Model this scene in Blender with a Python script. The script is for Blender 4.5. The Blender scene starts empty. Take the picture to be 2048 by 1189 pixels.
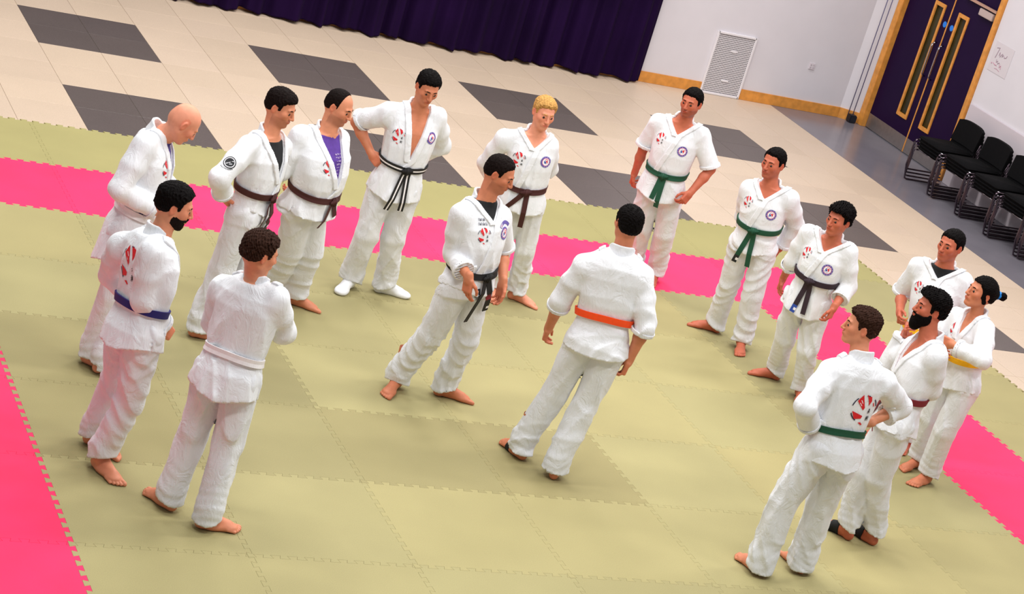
import bpy, math, random
import numpy as np
from mathutils import Matrix, Vector

# ------------------------------------------------------------------ camera, light, exposure
scene = bpy.context.scene
COL = scene.collection
W_PX, F_PX = 2048, 4330.1
YAW, TILT, ROLL = 0.48096, 0.32989, 0.29405
CAM_LOC = Vector((-3.0789, -9.8963, 5.5243))
fwd = Vector((math.sin(YAW) * math.cos(TILT), math.cos(YAW) * math.cos(TILT), -math.sin(TILT)))
rt0 = Vector((math.cos(YAW), -math.sin(YAW), 0))
up0 = rt0.cross(fwd)
rt = rt0 * math.cos(ROLL) + up0 * math.sin(ROLL)
upv = up0 * math.cos(ROLL) - rt0 * math.sin(ROLL)
cam_data = bpy.data.cameras.new('camera')
cam = bpy.data.objects.new('camera', cam_data)
COL.objects.link(cam)
cam.matrix_world = Matrix(((rt.x, upv.x, -fwd.x, CAM_LOC.x), (rt.y, upv.y, -fwd.y, CAM_LOC.y), (rt.z, upv.z, -fwd.z, CAM_LOC.z), (0, 0, 0, 1)))
cam_data.sensor_fit = 'HORIZONTAL'
cam_data.sensor_width = 36.0
cam_data.lens = F_PX / W_PX * 36.0
cam_data.clip_end = 200
scene.camera = cam

world = bpy.data.worlds.new('hall_ambient')
scene.world = world
world.use_nodes = True
bg = world.node_tree.nodes['Background']
bg.inputs[0].default_value = (0.90, 0.94, 1.0, 1)
bg.inputs[1].default_value = 0.34


def area(name, loc, rot, sx, sy, power, col=(1, 1, 1)):
    d = bpy.data.lights.new(name, 'AREA')
    d.shape = 'RECTANGLE'
    d.size, d.size_y, d.energy, d.color = sx, sy, power, col
    o = bpy.data.objects.new(name, d)
    COL.objects.link(o)
    o.location = loc
    o.rotation_euler = rot
    return o


# rows of ceiling luminaires over the hall
for ix, x in enumerate((-0.5, 4.0, 8.5)):
    for iy, y in enumerate((-3.0, 1.5, 6.0, 10.0)):
        area('ceiling_luminaire', (x, y, 7.2), (0, 0, 0), 2.4, 0.6, 215, (1.0, 0.98, 0.955))

vs = scene.view_settings
vs.view_transform = 'Standard'
vs.look = 'None'
vs.gamma = 1.0
vs.use_curve_mapping = False
vs.exposure = -0.2
scene.display_settings.display_device = 'sRGB'

# ------------------------------------------------------------------ helpers
RNG = random.Random(7)


def srgb(r, g, b):
    f = lambda c: (c / 255 / 12.92) if c / 255 <= 0.04045 else ((c / 255 + 0.055) / 1.055) ** 2.4
    return (f(r), f(g), f(b), 1.0)


MATS = {}


def mat(name, col, rough=0.6, metal=0.0, noise=0.0, nscale=8.0, bump=0.0, bscale=60.0, spec=0.5, objcol=False, tint=False, sheen=0.0, emit=0.0, trans=0.0, fine=0.0, fscale=300.0):
    """Principled material; noise varies the colour, fine adds speckle, bump adds relief."""
    if name in MATS:
        return MATS[name]
    m = bpy.data.materials.new(name)
    m.use_nodes = True
    nt = m.node_tree
    b = nt.nodes['Principled BSDF']
    b.inputs['Roughness'].default_value = rough
    b.inputs['Metallic'].default_value = metal
    b.inputs['Specular IOR Level'].default_value = spec
    if trans:
        b.inputs['Transmission Weight'].default_value = trans
    tc = nt.nodes.new('ShaderNodeTexCoord')
    src = None
    rgb = nt.nodes.new('ShaderNodeRGB')
    rgb.outputs[0].default_value = col
    src = rgb.outputs[0]

    def mul(a, bb, fac=1.0):
        mx = nt.nodes.new('ShaderNodeMix')
        mx.data_type = 'RGBA'
        mx.blend_type = 'MULTIPLY'
        mx.inputs['Factor'].default_value = fac
        nt.links.new(a, mx.inputs['A'])
        nt.links.new(bb, mx.inputs['B'])
        return mx.outputs['Result']
    if objcol:
        oi = nt.nodes.new('ShaderNodeObjectInfo')
        src = mul(src, oi.outputs['Color'])
    if tint:
        at = nt.nodes.new('ShaderNodeVertexColor')
        at.layer_name = 'tint'
        src = mul(src, at.outputs['Color'])
    for amt, sc, det in ((noise, nscale, 4.0), (fine, fscale, 1.0)):
        if amt:
            nz = nt.nodes.new('ShaderNodeTexNoise')
            nz.inputs['Scale'].default_value = sc
            nz.inputs['Detail'].default_value = det
            geo = nt.nodes.new('ShaderNodeNewGeometry')
            nt.links.new(geo.outputs['Position'], nz.inputs['Vector'])
            mr = nt.nodes.new('ShaderNodeMapRange')
            mr.inputs['From Min'].default_value = 0.3
            mr.inputs['From Max'].default_value = 0.7
            mr.inputs['To Min'].default_value = 1 - amt
            mr.inputs['To Max'].default_value = 1 + amt
            nt.links.new(nz.outputs['Fac'], mr.inputs['Value'])
            src = mul(src, mr.outputs['Result'])
    nt.links.new(src, b.inputs['Base Color'])
    if emit:
        nt.links.new(src, b.inputs['Emission Color'])
        b.inputs['Emission Strength'].default_value = emit
    if bump:
        nz = nt.nodes.new('ShaderNodeTexNoise')
        nz.inputs['Scale'].default_value = bscale
        nz.inputs['Detail'].default_value = 3.0
        geo = nt.nodes.new('ShaderNodeNewGeometry')
        nt.links.new(geo.outputs['Position'], nz.inputs['Vector'])
        bp = nt.nodes.new('ShaderNodeBump')
        bp.inputs['Strength'].default_value = 1.0
        bp.inputs['Distance'].default_value = bump
        nt.links.new(nz.outputs['Fac'], bp.inputs['Height'])
        nt.links.new(bp.outputs['Normal'], b.inputs['Normal'])
    if sheen:
        b.inputs['Sheen Weight'].default_value = sheen
    MATS[name] = m
    return m


def new_obj(name, me, parent=None, loc=None):
    o = bpy.data.objects.new(name, me)
    COL.objects.link(o)
    if parent is not None:
        o.parent = parent
    if loc is not None:
        o.location = loc
    return o


def empty(name, loc=(0, 0, 0), rz=0.0, parent=None):
    o = bpy.data.objects.new(name, None)
    COL.objects.link(o)
    o.empty_display_size = 0.1
    o.location = loc
    o.rotation_euler = (0, 0, rz)
    if parent is not None:
        o.parent = parent
    return o


def tag(o, label, cat, group=None):
    o['label'] = label
    o['category'] = cat
    if group:
        o['group'] = group
    return o


def struct(o, label=None):
    o['kind'] = 'structure'
    if label:
        o['label'] = label
    return o


class MB:
    """Collects boxes, tubes and polygons into one mesh."""

    def __init__(self):
        self.v, self.f, self.m = [], [], []

    def add(self, vs, fs, mi=0):
        n = len(self.v)
        self.v += [tuple(x) for x in vs]
        self.f += [tuple(i + n for i in f) for f in fs]
        self.m += [mi] * len(fs)
        return self

    def box(self, x0, x1, y0, y1, z0, z1, mi=0, bev=0.0):
        if bev <= 0:
            vs = [(x, y, z) for z in (z0, z1) for y in (y0, y1) for x in (x0, x1)]
            fs = [(0, 2, 3, 1), (4, 5, 7, 6), (0, 1, 5, 4), (2, 6, 7, 3), (0, 4, 6, 2), (1, 3, 7, 5)]
            return self.add(vs, fs, mi)
        # chamfered box
        import bmesh
        bm = bmesh.new()
        bmesh.ops.create_cube(bm, size=1.0)
        for v in bm.verts:
            v.co = Vector(((x0 + x1) / 2 + v.co.x * (x1 - x0), (y0 + y1) / 2 + v.co.y * (y1 - y0), (z0 + z1) / 2 + v.co.z * (z1 - z0)))
        bmesh.ops.bevel(bm, geom=bm.edges[:], offset=bev, segments=2, affect='EDGES')
        bm.verts.index_update()
        vs = [v.co[:] for v in bm.verts]
        fs = [[v.index for v in f.verts] for f in bm.faces]
        bm.free()
        return self.add(vs, fs, mi)

    def tube(self, pts, r, n=8, mi=0, closed=False):
        pts = [Vector(p) for p in pts]
        rings = []
        L = len(pts)
        for i, p in enumerate(pts):
            if closed:
                t = pts[(i + 1) % L] - pts[i - 1]
            else:
                t = pts[min(i + 1, L - 1)] - pts[max(i - 1, 0)]
            t.normalize()
            a = Vector((0, 0, 1)) if abs(t.z) < 0.9 else Vector((1, 0, 0))
            u = t.cross(a).normalized()
            w = t.cross(u)
            rr = r[i] if isinstance(r, (list, tuple)) else r
            rings.append([p + u * rr * math.cos(2 * math.pi * k / n) + w * rr * math.sin(2 * math.pi * k / n) for k in range(n)])
        vs = [v for ring in rings for v in ring]
        fs = []
        for i in range(L if closed else L - 1):
            j = (i + 1) % L
            for k in range(n):
                k2 = (k + 1) % n
                fs.append((i * n + k, j * n + k, j * n + k2, i * n + k2))
        if not closed:
            fs.append(tuple(range(n)))
            fs.append(tuple(reversed(range((L - 1) * n, L * n))))
        return self.add(vs, fs, mi)

    def mesh(self, name, mats, smooth=False):
        me = bpy.data.meshes.new(name)
        me.from_pydata(self.v, [], self.f)
        for m in (mats if isinstance(mats, (list, tuple)) else [mats]):
            me.materials.append(m)
        if any(self.m):
            me.polygons.foreach_set('material_index', self.m)
        if smooth:
            me.polygons.foreach_set('use_smooth', [True] * len(self.f))
        me.update()
        return me

    def build(self, name, mats, parent=None, smooth=False, loc=None):
        return new_obj(name, self.mesh(name, mats, smooth), parent, loc)


# ------------------------------------------------------------------ materials of the room
M_WALL = mat('white_paint', srgb(214, 210, 216), 0.75, noise=0.02, nscale=3)
M_WALL2 = mat('grey_lilac_paint', srgb(200, 190, 196), 0.75, noise=0.02, nscale=3)
M_OAK = mat('oak_trim', srgb(212, 142, 62), 0.5, noise=0.16, nscale=14, bump=0.0008, bscale=40)
M_TILE = mat('beige_floor_tile', srgb(199, 178, 157), 0.42, noise=0.03, nscale=1.3, fine=0.10, fscale=160, objcol=True)
M_TILED = mat('charcoal_floor_tile', srgb(90, 80, 77), 0.45, noise=0.04, nscale=2, fine=0.22, fscale=160, objcol=True)
M_GROUT = mat('grout', srgb(150, 132, 108), 0.8)
M_STRIP = mat('grey_vinyl', srgb(116, 112, 120), 0.22, noise=0.06, nscale=2.5, fine=0.10, fscale=200)
M_GREEN = mat('green_foam', srgb(157, 147, 101), 0.85, noise=0.045, nscale=1.6, fine=0.09, fscale=240, bump=0.0006, bscale=420, objcol=True)
M_PINK = mat('pink_foam', srgb(240, 38, 92), 0.8, noise=0.10, nscale=2.2, fine=0.07, fscale=200, bump=0.0006, bscale=420, objcol=True)
M_CURT = mat('purple_velvet', srgb(26, 5, 44), 0.9, noise=0.2, nscale=2, bump=0.001, bscale=200, spec=0.1)
M_DOOR = mat('purple_door_laminate', srgb(28, 8, 46), 0.45, noise=0.05, nscale=6, spec=0.08)
M_STEEL = mat('brushed_steel', srgb(150, 146, 146), 0.35, 0.8, noise=0.08, nscale=20)
M_CHROME = mat('chrome', srgb(176, 172, 178), 0.16, 1.0)
M_FRAME = mat('dark_chrome', srgb(96, 84, 92), 0.2, 1.0)
M_BLACK = mat('black_fabric', srgb(8, 7, 9), 0.9, noise=0.2, nscale=60, spec=0.15)
M_DARK = mat('dark_plastic', srgb(24, 24, 34), 0.5)
M_WPLAST = mat('white_plastic', srgb(230, 226, 228), 0.4)
M_WMETAL = mat('white_powder_coat', srgb(228, 224, 228), 0.5)
M_VOID = mat('duct_interior', srgb(54, 48, 54), 0.9)
M_GLASS = mat('smoked_glass', srgb(52, 46, 24), 0.12, 0.0, noise=0.35, nscale=5, spec=0.2)
M_BLUE = mat('blue_sign', srgb(20, 120, 220), 0.4)
M_PAPER = mat('paper', srgb(208, 201, 206), 0.8)
M_INK = mat('pencil_ink', srgb(160, 138, 152), 0.9)
M_INKR = mat('red_ink', srgb(188, 140, 158), 0.9)

# ------------------------------------------------------------------ floor
FZ = -0.02                    # tiled floor level, mats lie on it with their top at 0
T = 0.5915
BW_Y, RW_X = 12.0, 12.19      # wall planes
fl = MB().box(-8, 13, -12, 12.3, FZ - 0.12, FZ - 0.004).build('floor', M_GROUT)
struct(fl, 'beige and charcoal tiled hall floor')
tx0, ty0 = 1.505, 9.41
tile_me = MB()
g = 0.0016
tile_me.v = [(g, g, -0.01), (T - g, g, -0.01), (T - g, T - g, -0.01), (g, T - g, -0.01), (g, g, -0.001), (T - g, g, -0.001), (T - g, T - g, -0.001), (g, T - g, -0.001),
             (g + .002, g + .002, 0), (T - g - .002, g + .002, 0), (T - g - .002, T - g - .002, 0), (g + .002, T - g - .002, 0)]
tile_me.f = [(0, 1, 5, 4), (1, 2, 6, 5), (2, 3, 7, 6), (3, 0, 4, 7), (4, 5, 9, 8), (5, 6, 10, 9), (6, 7, 11, 10), (7, 4, 8, 11), (8, 9, 10, 11)]
tile_me.m = [0] * len(tile_me.f)
ME_TILE = {False: tile_me.mesh('beige_tile', M_TILE), True: tile_me.mesh('charcoal_tile', M_TILED)}
n_tile = 0
for i in range(-8, 17):
    for j in range(-14, 5):
        x, y = tx0 + i * T, ty0 + j * T
        if x + T > 10.97 or y + T > BW_Y + 0.4:
            continue
        # only where the mats leave the tiles bare
        if y + T < 6.9 and x + T < 8.9:
            continue
        # stay near the picture's field
        if y < 6.5 and x > 10.97:
            continue
        if x < -2.6 or (y < 2.2):
            continue
        dark = (i // 2) % 2 == 0 and (j // 2) % 2 == 0 and j < 4
        o = new_obj('floor_tile', ME_TILE[dark], fl, (x, y, FZ))
        k = 1 + RNG.uniform(-0.035, 0.035)
        o.color = (k, k, k * RNG.uniform(0.985, 1.01), 1)
        n_tile += 1
strip = MB().box(10.968, 13, 2.0, 12.3, FZ - 0.02, FZ + 0.0005).build('floor_strip', M_STRIP, fl)

# ------------------------------------------------------------------ jigsaw mats
area_root = empty('jigsaw_mat_area', (4.0, 3.0, FZ))
tag(area_root, 'interlocking foam mats in green with a pink band, laid over the tiled floor', 'mat')
NT, DEP, GAP = 10, 0.016, 0.0007


def tooth_line():
    """dovetail boundary from 0 to 1 as (s, offset) pairs"""
    pts = [(0.0, -DEP)]
    p = 1.0 / NT
    for k in range(NT):
        c = (k + 0.5) * p
        w0, w1 = 0.019, 0.030
        pts += [(c - w0, -DEP), (c - w1, DEP), (c + w1, DEP), (c + w0, -DEP)]
    pts.append((1.0, -DEP))
    return pts


TL = tooth_line()


def mat_outline(inset):
    out = []
    # bottom (along +x, offset in y), right (along +y, offset in x), top, left; all share one line so neighbours interlock
    bot = [(s, o) for s, o in TL][:-1]
    right = [(1 + o, s) for s, o in TL][:-1]
    top = [(s, 1 + o) for s, o in reversed(TL)][:-1]
    left = [(o, s) for s, o in reversed(TL)][:-1]
    bot[0] = (-DEP, -DEP)
    right[0] = (1 - DEP, -DEP)
    top[0] = (1 - DEP, 1 - DEP)
    left[0] = (-DEP, 1 - DEP)
    pts = bot + right + top + left
    # inset along averaged edge normals (outline is counter-clockwise)
    n = len(pts)
    for i in range(n):
        a, b, c = pts[i - 1], pts[i], pts[(i + 1) % n]
        e1 = Vector((b[0] - a[0], b[1] - a[1]))
        e2 = Vector((c[0] - b[0], c[1] - b[1]))
        e1.normalize()
        e2.normalize()
        nn = Vector((-e1.y - e2.y, e1.x + e2.x))
        if nn.length > 1e-6:
            nn.normalize()
        out.append((b[0] + nn.x * inset, b[1] + nn.y * inset))
    return out


def mat_mesh(name, m):
    o1, o2 = mat_outline(GAP), mat_outline(GAP + 0.0010)
    n = len(o1)
    vs = [(x, y, FZ + 0.001) for x, y in o1] + [(x, y, -0.001) for x, y in o1] + [(x, y, 0.0) for x, y in o2]
    fs = []
    for i in range(n):
        j = (i + 1) % n
        fs.append((i, j, n + j, n + i))
        fs.append((n + i, n + j, 2 * n + j, 2 * n + i))
    fs.append(tuple(range(2 * n, 3 * n)))
    me = bpy.data.meshes.new(name)
    me.from_pydata(vs, [], fs)
    me.materials.append(m)
    return me


ME_MG, ME_MP = mat_mesh('green_mat', M_GREEN), mat_mesh('pink_mat', M_PINK)
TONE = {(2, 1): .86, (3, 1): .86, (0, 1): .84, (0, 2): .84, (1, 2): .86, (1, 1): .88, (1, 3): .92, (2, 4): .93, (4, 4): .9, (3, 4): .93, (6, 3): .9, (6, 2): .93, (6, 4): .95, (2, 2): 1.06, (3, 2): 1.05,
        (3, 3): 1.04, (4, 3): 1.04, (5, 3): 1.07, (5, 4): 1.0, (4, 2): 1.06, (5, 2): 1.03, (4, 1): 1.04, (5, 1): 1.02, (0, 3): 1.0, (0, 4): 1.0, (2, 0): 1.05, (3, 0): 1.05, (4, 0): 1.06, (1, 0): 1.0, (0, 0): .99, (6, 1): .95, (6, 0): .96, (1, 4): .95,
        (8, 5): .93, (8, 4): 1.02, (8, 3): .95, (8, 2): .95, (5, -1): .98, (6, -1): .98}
for i in range(-2, 9):
    for j in range(-4, 7):
        if i < 0 and j > 6:
            continue
        if (j < -2 and i < 3) or (j < -3 and i < 5):
            continue
        pink = (j == 5 and i <= 7) or (i == 7 and j <= 5) or (i == -1 and j <= 3)
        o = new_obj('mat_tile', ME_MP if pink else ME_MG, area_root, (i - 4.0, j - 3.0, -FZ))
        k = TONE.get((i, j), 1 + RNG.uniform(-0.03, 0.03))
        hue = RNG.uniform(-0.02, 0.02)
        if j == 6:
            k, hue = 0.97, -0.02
        if pink:
            k = 1 + RNG.uniform(-0.05, 0.05)
            g2 = 1.0 if i >= 0 and j == 5 and i > 1 else 0.8
            o.color = (1, k * (1.2 if i > 1 and i < 8 and j == 5 else 0.9), k * (1.15 if i > 1 and j == 5 else 1.0), 1)
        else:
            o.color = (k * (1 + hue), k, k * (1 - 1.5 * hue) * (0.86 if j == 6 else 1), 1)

# ------------------------------------------------------------------ walls
wb = MB().box(-3, 11.95, BW_Y, BW_Y + 0.2, FZ, 8).build('wall_back', M_WALL)
struct(wb)
ch = MB()
ch.add([(11.95, BW_Y, FZ), (RW_X, 11.88, FZ), (RW_X, 12.2, FZ), (11.95, 12.2, FZ), (11.95, BW_Y, 8), (RW_X, 11.88, 8), (RW_X, 12.2, 8), (11.95, 12.2, 8)],
       [(0, 1, 5, 4), (1, 2, 6, 5), (2, 3, 7, 6), (3, 0, 4, 7), (4, 5, 6, 7)])
struct(ch.build('wall_corner', M_WALL))
# right wall with the door opening y 9.93..11.80, height 2.2
wr = MB()
wr.box(RW_X, RW_X + 0.2, 1.0, 9.90, FZ, 8)
wr.box(RW_X, RW_X + 0.2, 9.90, 11.88, 2.62, 8)
wr.box(RW_X, RW_X + 0.2, 11.87, 12.2, FZ, 8)
struct(wr.build('wall_right', M_WALL))
led = MB().box(RW_X - 0.03, RW_X + 0.001, 1.0, 9.86, FZ, 0.955, bev=0.004).build('trim_1', M_WALL2)
struct(led, 'low painted dado along the right wall')
# baseboards
bb = MB().box(-3, 9.965, BW_Y - 0.02, BW_Y + 0.002, FZ, 0.108, bev=0.003)
bb.box(10.50, 11.945, BW_Y - 0.02, BW_Y + 0.002, FZ, 0.108, bev=0.003)
struct(bb.build('baseboard_back', M_OAK))
b2 = MB()
b2.add([(11.945, BW_Y - .02, FZ), (RW_X - .005, 11.855, FZ), (RW_X - .005, 11.885, FZ), (11.945, BW_Y + .005, FZ), (11.945, BW_Y - .02, .108), (RW_X - .005, 11.855, .108), (RW_X - .005, 11.885, .108), (11.945, BW_Y + .005, .108)],
       [(0, 1, 5, 4), (1, 2, 6, 5), (2, 3, 7, 6), (3, 0, 4, 7), (4, 5, 6, 7)])
struct(b2.build('baseboard_corner', M_OAK))

# ------------------------------------------------------------------ ventilation grille on the back wall
gr = empty('ventilation_grille', (10.22, BW_Y, FZ))
tag(gr, 'white floor-level ventilation grille of perforated metal set in the back wall', 'grille')
gx0, gx1, gz0, gz1 = -0.262, 0.262, 0.015, 0.765
MB().box(gx0, gx1, -0.012, -0.002, gz0, gz1).build('backing', M_VOID, gr)
fr = MB()
fr.box(gx0 - .012, gx0 + .012, -0.03, 0, gz0 - .012, gz1 + .012, bev=.002).box(gx1 - .012, gx1 + .012, -0.03, 0, gz0 - .012, gz1 + .012, bev=.002)
fr.box(gx0, gx1, -0.03, 0, gz0 - .012, gz0 + .012, bev=.002).box(gx0, gx1, -0.03, 0, gz1 - .012, gz1 + .012, bev=.002)
fr.build('frame', M_WMETAL, gr)
mesh_b = MB()
rows = 34
for k in range(rows):
    z = gz0 + (k + 0.5) * (gz1 - gz0) / rows
    mesh_b.box(gx0, gx1, -0.020, -0.014, z - 0.0040, z + 0.0040)
ncol = 26
for k in range(ncol):
    x = gx0 + (k + 0.5) * (gx1 - gx0) / ncol
    mesh_b.box(x - 0.0030, x + 0.0030, -0.019, -0.015, gz0, gz1)
mo = mesh_b.build('mesh_panel', M_WMETAL, gr)
mo['kind'] = 'stuff'
for z in (0.56, 0.19):
    mb = MB()
    pts = [(0.02 + 0.05 * math.cos(a), -0.022, z + 0.012 * math.sin(a)) for a in np.linspace(0, 2 * math.pi, 20, endpoint=False)]
    mb.add([(p[0], -0.026, p[2]) for p in pts] + [(p[0], -0.018, p[2]) for p in pts], [tuple(reversed(range(20)))] + [(i, (i + 1) % 20, 20 + (i + 1) % 20, 20 + i) for i in range(20)])
    mb.build('latch_plate', M_WMETAL, gr)

# ------------------------------------------------------------------ socket, floor cable, note
sk = empty('wall_socket', (11.36, BW_Y, 0.545))
tag(sk, 'small white double socket plate on the back wall beside the grille', 'socket')
MB().box(-0.04, 0.04, -0.012, 0, -0.04, 0.04, bev=0.003).build('plate', mat('socket_plate', srgb(214, 206, 212), 0.4), sk)
for dx in (-0.018, 0.018):
    for dz in (-0.016, 0.016):
        MB().box(dx - 0.008, dx + 0.008, -0.0145, -0.011, dz - 0.006, dz + 0.006).build('switch_rocker', mat('socket_grey', srgb(176, 166, 176), 0.5), sk)

cb = empty('cable_drop', (12.03, 11.87, FZ))
tag(cb, 'pair of thin blue-grey cables running down the wall corner to a dark floor box', 'cable')
M_CABLE = mat('cable_sheath', srgb(92, 90, 130), 0.6)
for k, dx in enumerate((0.0, 0.05)):
    MB().tube([(dx, 0.035 - dx * 0.55, 0.08), (dx, 0.035 - dx * 0.55, 3.2)], 0.0055, 8).build('cable', M_CABLE, cb, True)
MB().box(-0.02, 0.08, -0.07, 0.03, 0.0, 0.1, bev=0.012).build('floor_box', M_DARK, cb)

nt_ = empty('wall_note', (RW_X - 0.001, 9.66, 1.56))
tag(nt_, 'pale paper note with faint scribbled writing on the wall right of the door', 'note')
MB().box(-0.003, 0, -0.19, 0.17, -0.17, 0.17).build('sheet', M_PAPER, nt_)
wr_ = MB()
r2 = random.Random(3)


def scrib(pts, mi=0, r=0.0045):
    wr_.tube([(-0.004, -p[0], p[1]) for p in pts], r, 5, mi)


scrib([(-.12, .10), (-.07, .115), (-.09, .03), (-.10, -.01)])
scrib([(-.045, .03), (-.04, .07), (-.02, .02), (.0, .06)])
scrib([(.01, .07), (.015, .03), (.03, .06), (.06, .035), (.09, .045), (.10, .07)])
scrib([(-.06, -.02), (-.05, -.05), (-.03, -.03), (-.02, -.06), (.01, -.04)])
scrib([(-.13, -.075), (-.125, -.085)], 1, .009)
scrib([(-.10, -.07), (-.06, -.085), (-.03, -.08), (-.028, -.09)], 1)
scrib([(.02, -.05), (.03, -.09), (.05, -.06), (.06, -.1)], 1)
scrib([(-.05, -.12), (.0, -.115), (.05, -.13)], 1, .003)
wr_.build('handwriting', [M_INK, M_INKR], nt_)

# ------------------------------------------------------------------ curtain on the back wall
def curtain():
    n, xs0, xs1 = 620, -1.5, 9.06
    rr = np.random.RandomState(5)
    ph = rr.uniform(0, 6.28, 6)
    x = np.linspace(xs0, xs1, n)
    s = x + 0.05 * np.sin(x * 3.1 + ph[0]) + 0.03 * np.sin(x * 7.7 + ph[1])
    fold = 0.055 * np.sin(s * 2 * np.pi / 0.32 + ph[2]) + 0.028 * np.sin(s * 2 * np.pi / 0.147 + ph[3]) + 0.03 * np.sin(s * 2 * np.pi / 0.9 + ph[4])
    zs = np.concatenate([[0.012, 0.03, 0.1], np.linspace(0.4, 7.6, 8)])
    vs, fs = [], []
    for k, z in enumerate(zs):
        damp = 1.0 - 0.35 * (z / 7.6)
        yy = BW_Y - 0.17 + fold * damp
        hem = 0.014 * np.sin(s * 2 * np.pi / 0.55 + ph[5]) if k < 2 else 0 * s
        for i in range(n):
            vs.append((x[i], yy[i], FZ + z + 0.016 + hem[i]))
    for k in range(len(zs) - 1):
        for i in range(n - 1):
            a = k * n + i
            fs.append((a, a + 1, a + n + 1, a + n))
    me = bpy.data.meshes.new('curtain')
    me.from_pydata(vs, [], fs)
    me.materials.append(M_CURT)
    me.polygons.foreach_set('use_smooth', [True] * len(fs))
    o = new_obj('stage_curtain', me)
    md = o.modifiers.new('cloth_thickness', 'SOLIDIFY')
    md.thickness = 0.008
    tag(o, 'dark purple pleated stage curtain hanging along the back wall to the floor', 'curtain')


curtain()

# ------------------------------------------------------------------ double door
dr = empty('door_1', (RW_X, 10.85, FZ))
struct(dr, 'purple double door with oak frame and narrow glazed slots')
DX = 0.04      # leaf face set back into the frame


def d(y):
    return y - 10.85


jb = MB().box(-0.03, 0.16, d(11.765), d(11.875), 0, 2.62, bev=.004)
jb.build('door_jamb', M_OAK, dr)
MB().box(-0.03, 0.16, d(9.905), d(9.985), 0, 2.62, bev=.004).build('door_jamb', M_OAK, dr)
MB().box(-0.03, 0.16, d(9.985), d(11.765), 2.5, 2.62, bev=.004).build('door_head', M_OAK, dr)
for (y0, y1, sl0, sl1, hy) in ((10.875, 11.76, 11.01, 11.23, 10.965), (9.99, 10.865, 10.51, 10.72, 10.815)):
    lf = MB()
    zs = (0.365, 1.81)
    # leaf built round the glazing slot
    lf.box(DX, DX + .045, d(y0), d(sl0), .01, 2.49).box(DX, DX + .045, d(sl1), d(y1), .01, 2.49)
    lf.box(DX, DX + .045, d(sl0), d(sl1), .01, zs[0]).box(DX, DX + .045, d(sl0), d(sl1), zs[1], 2.49)
    leaf = lf.build('door_leaf', M_DOOR, dr)
    bd = MB()
    w = 0.034
    bd.box(DX - .014, DX + .01, d(sl0) - .004, d(sl0) + w, zs[0], zs[1], bev=.003).box(DX - .014, DX + .01, d(sl1) - w, d(sl1) + .004, zs[0], zs[1], bev=.003)
    bd.box(DX - .014, DX + .01, d(sl0) + w, d(sl1) - w, zs[0], zs[0] + w * 1.3).box(DX - .014, DX + .01, d(sl0) + w, d(sl1) - w, zs[1] - w * 1.3, zs[1])
    bd.build('glazing_bead', M_OAK, leaf)
    MB().box(DX + .018, DX + .026, d(sl0), d(sl1), zs[0], zs[1]).build('glass_pane', M_GLASS, leaf)
    MB().box(DX - .003, DX + .001, d(y0) + .004, d(y1) - .004, .012, .185).build('kick_plate', M_STEEL, leaf)
    dsc = MB()
    cy, cz = d(10.925 if y0 > 10.8 else 10.775), 1.60
    ring = [(DX - .003, cy + .036 * math.cos(a), cz + .036 * math.sin(a)) for a in np.linspace(0, 2 * math.pi, 20, endpoint=False)]
    dsc.add(ring + [(DX, p[1], p[2]) for p in ring], [tuple(range(20))] + [(i, (i + 1) % 20, 20 + (i + 1) % 20, 20 + i) for i in range(20)])
    dsc.build('blue_sign_disc', M_BLUE, leaf)
    hb = MB()
    hh = d(hy)
    arc = [(DX, hh, .94), (DX - .03, hh, .945), (DX - .048, hh, .97), (DX - .05, hh, 1.0), (DX - .05, hh, 1.3), (DX - .048, hh, 1.34), (DX - .03, hh, 1.36), (DX, hh, 1.365)]
    hb.tube(arc, .0095, 8)
    hb.build('pull_handle', M_CHROME, leaf, True)
MB().box(DX - .006, DX + .006, d(10.862), d(10.88), .01, 2.49).build('meeting_stile', M_OAK, dr)
cl = MB().box(DX - .05, DX - .002, d(10.05), d(10.33), 1.905, 1.985, bev=.006)
clo = cl.build('door_closer', mat('silver_closer', srgb(196, 176, 170), 0.4, 0.3), dr)
MB().box(DX - .045, DX - .02, d(10.02), d(10.66), 2.005, 2.035).build('closer_arm', mat('closer_arm', srgb(190, 150, 130), 0.4, 0.3), clo)

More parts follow.
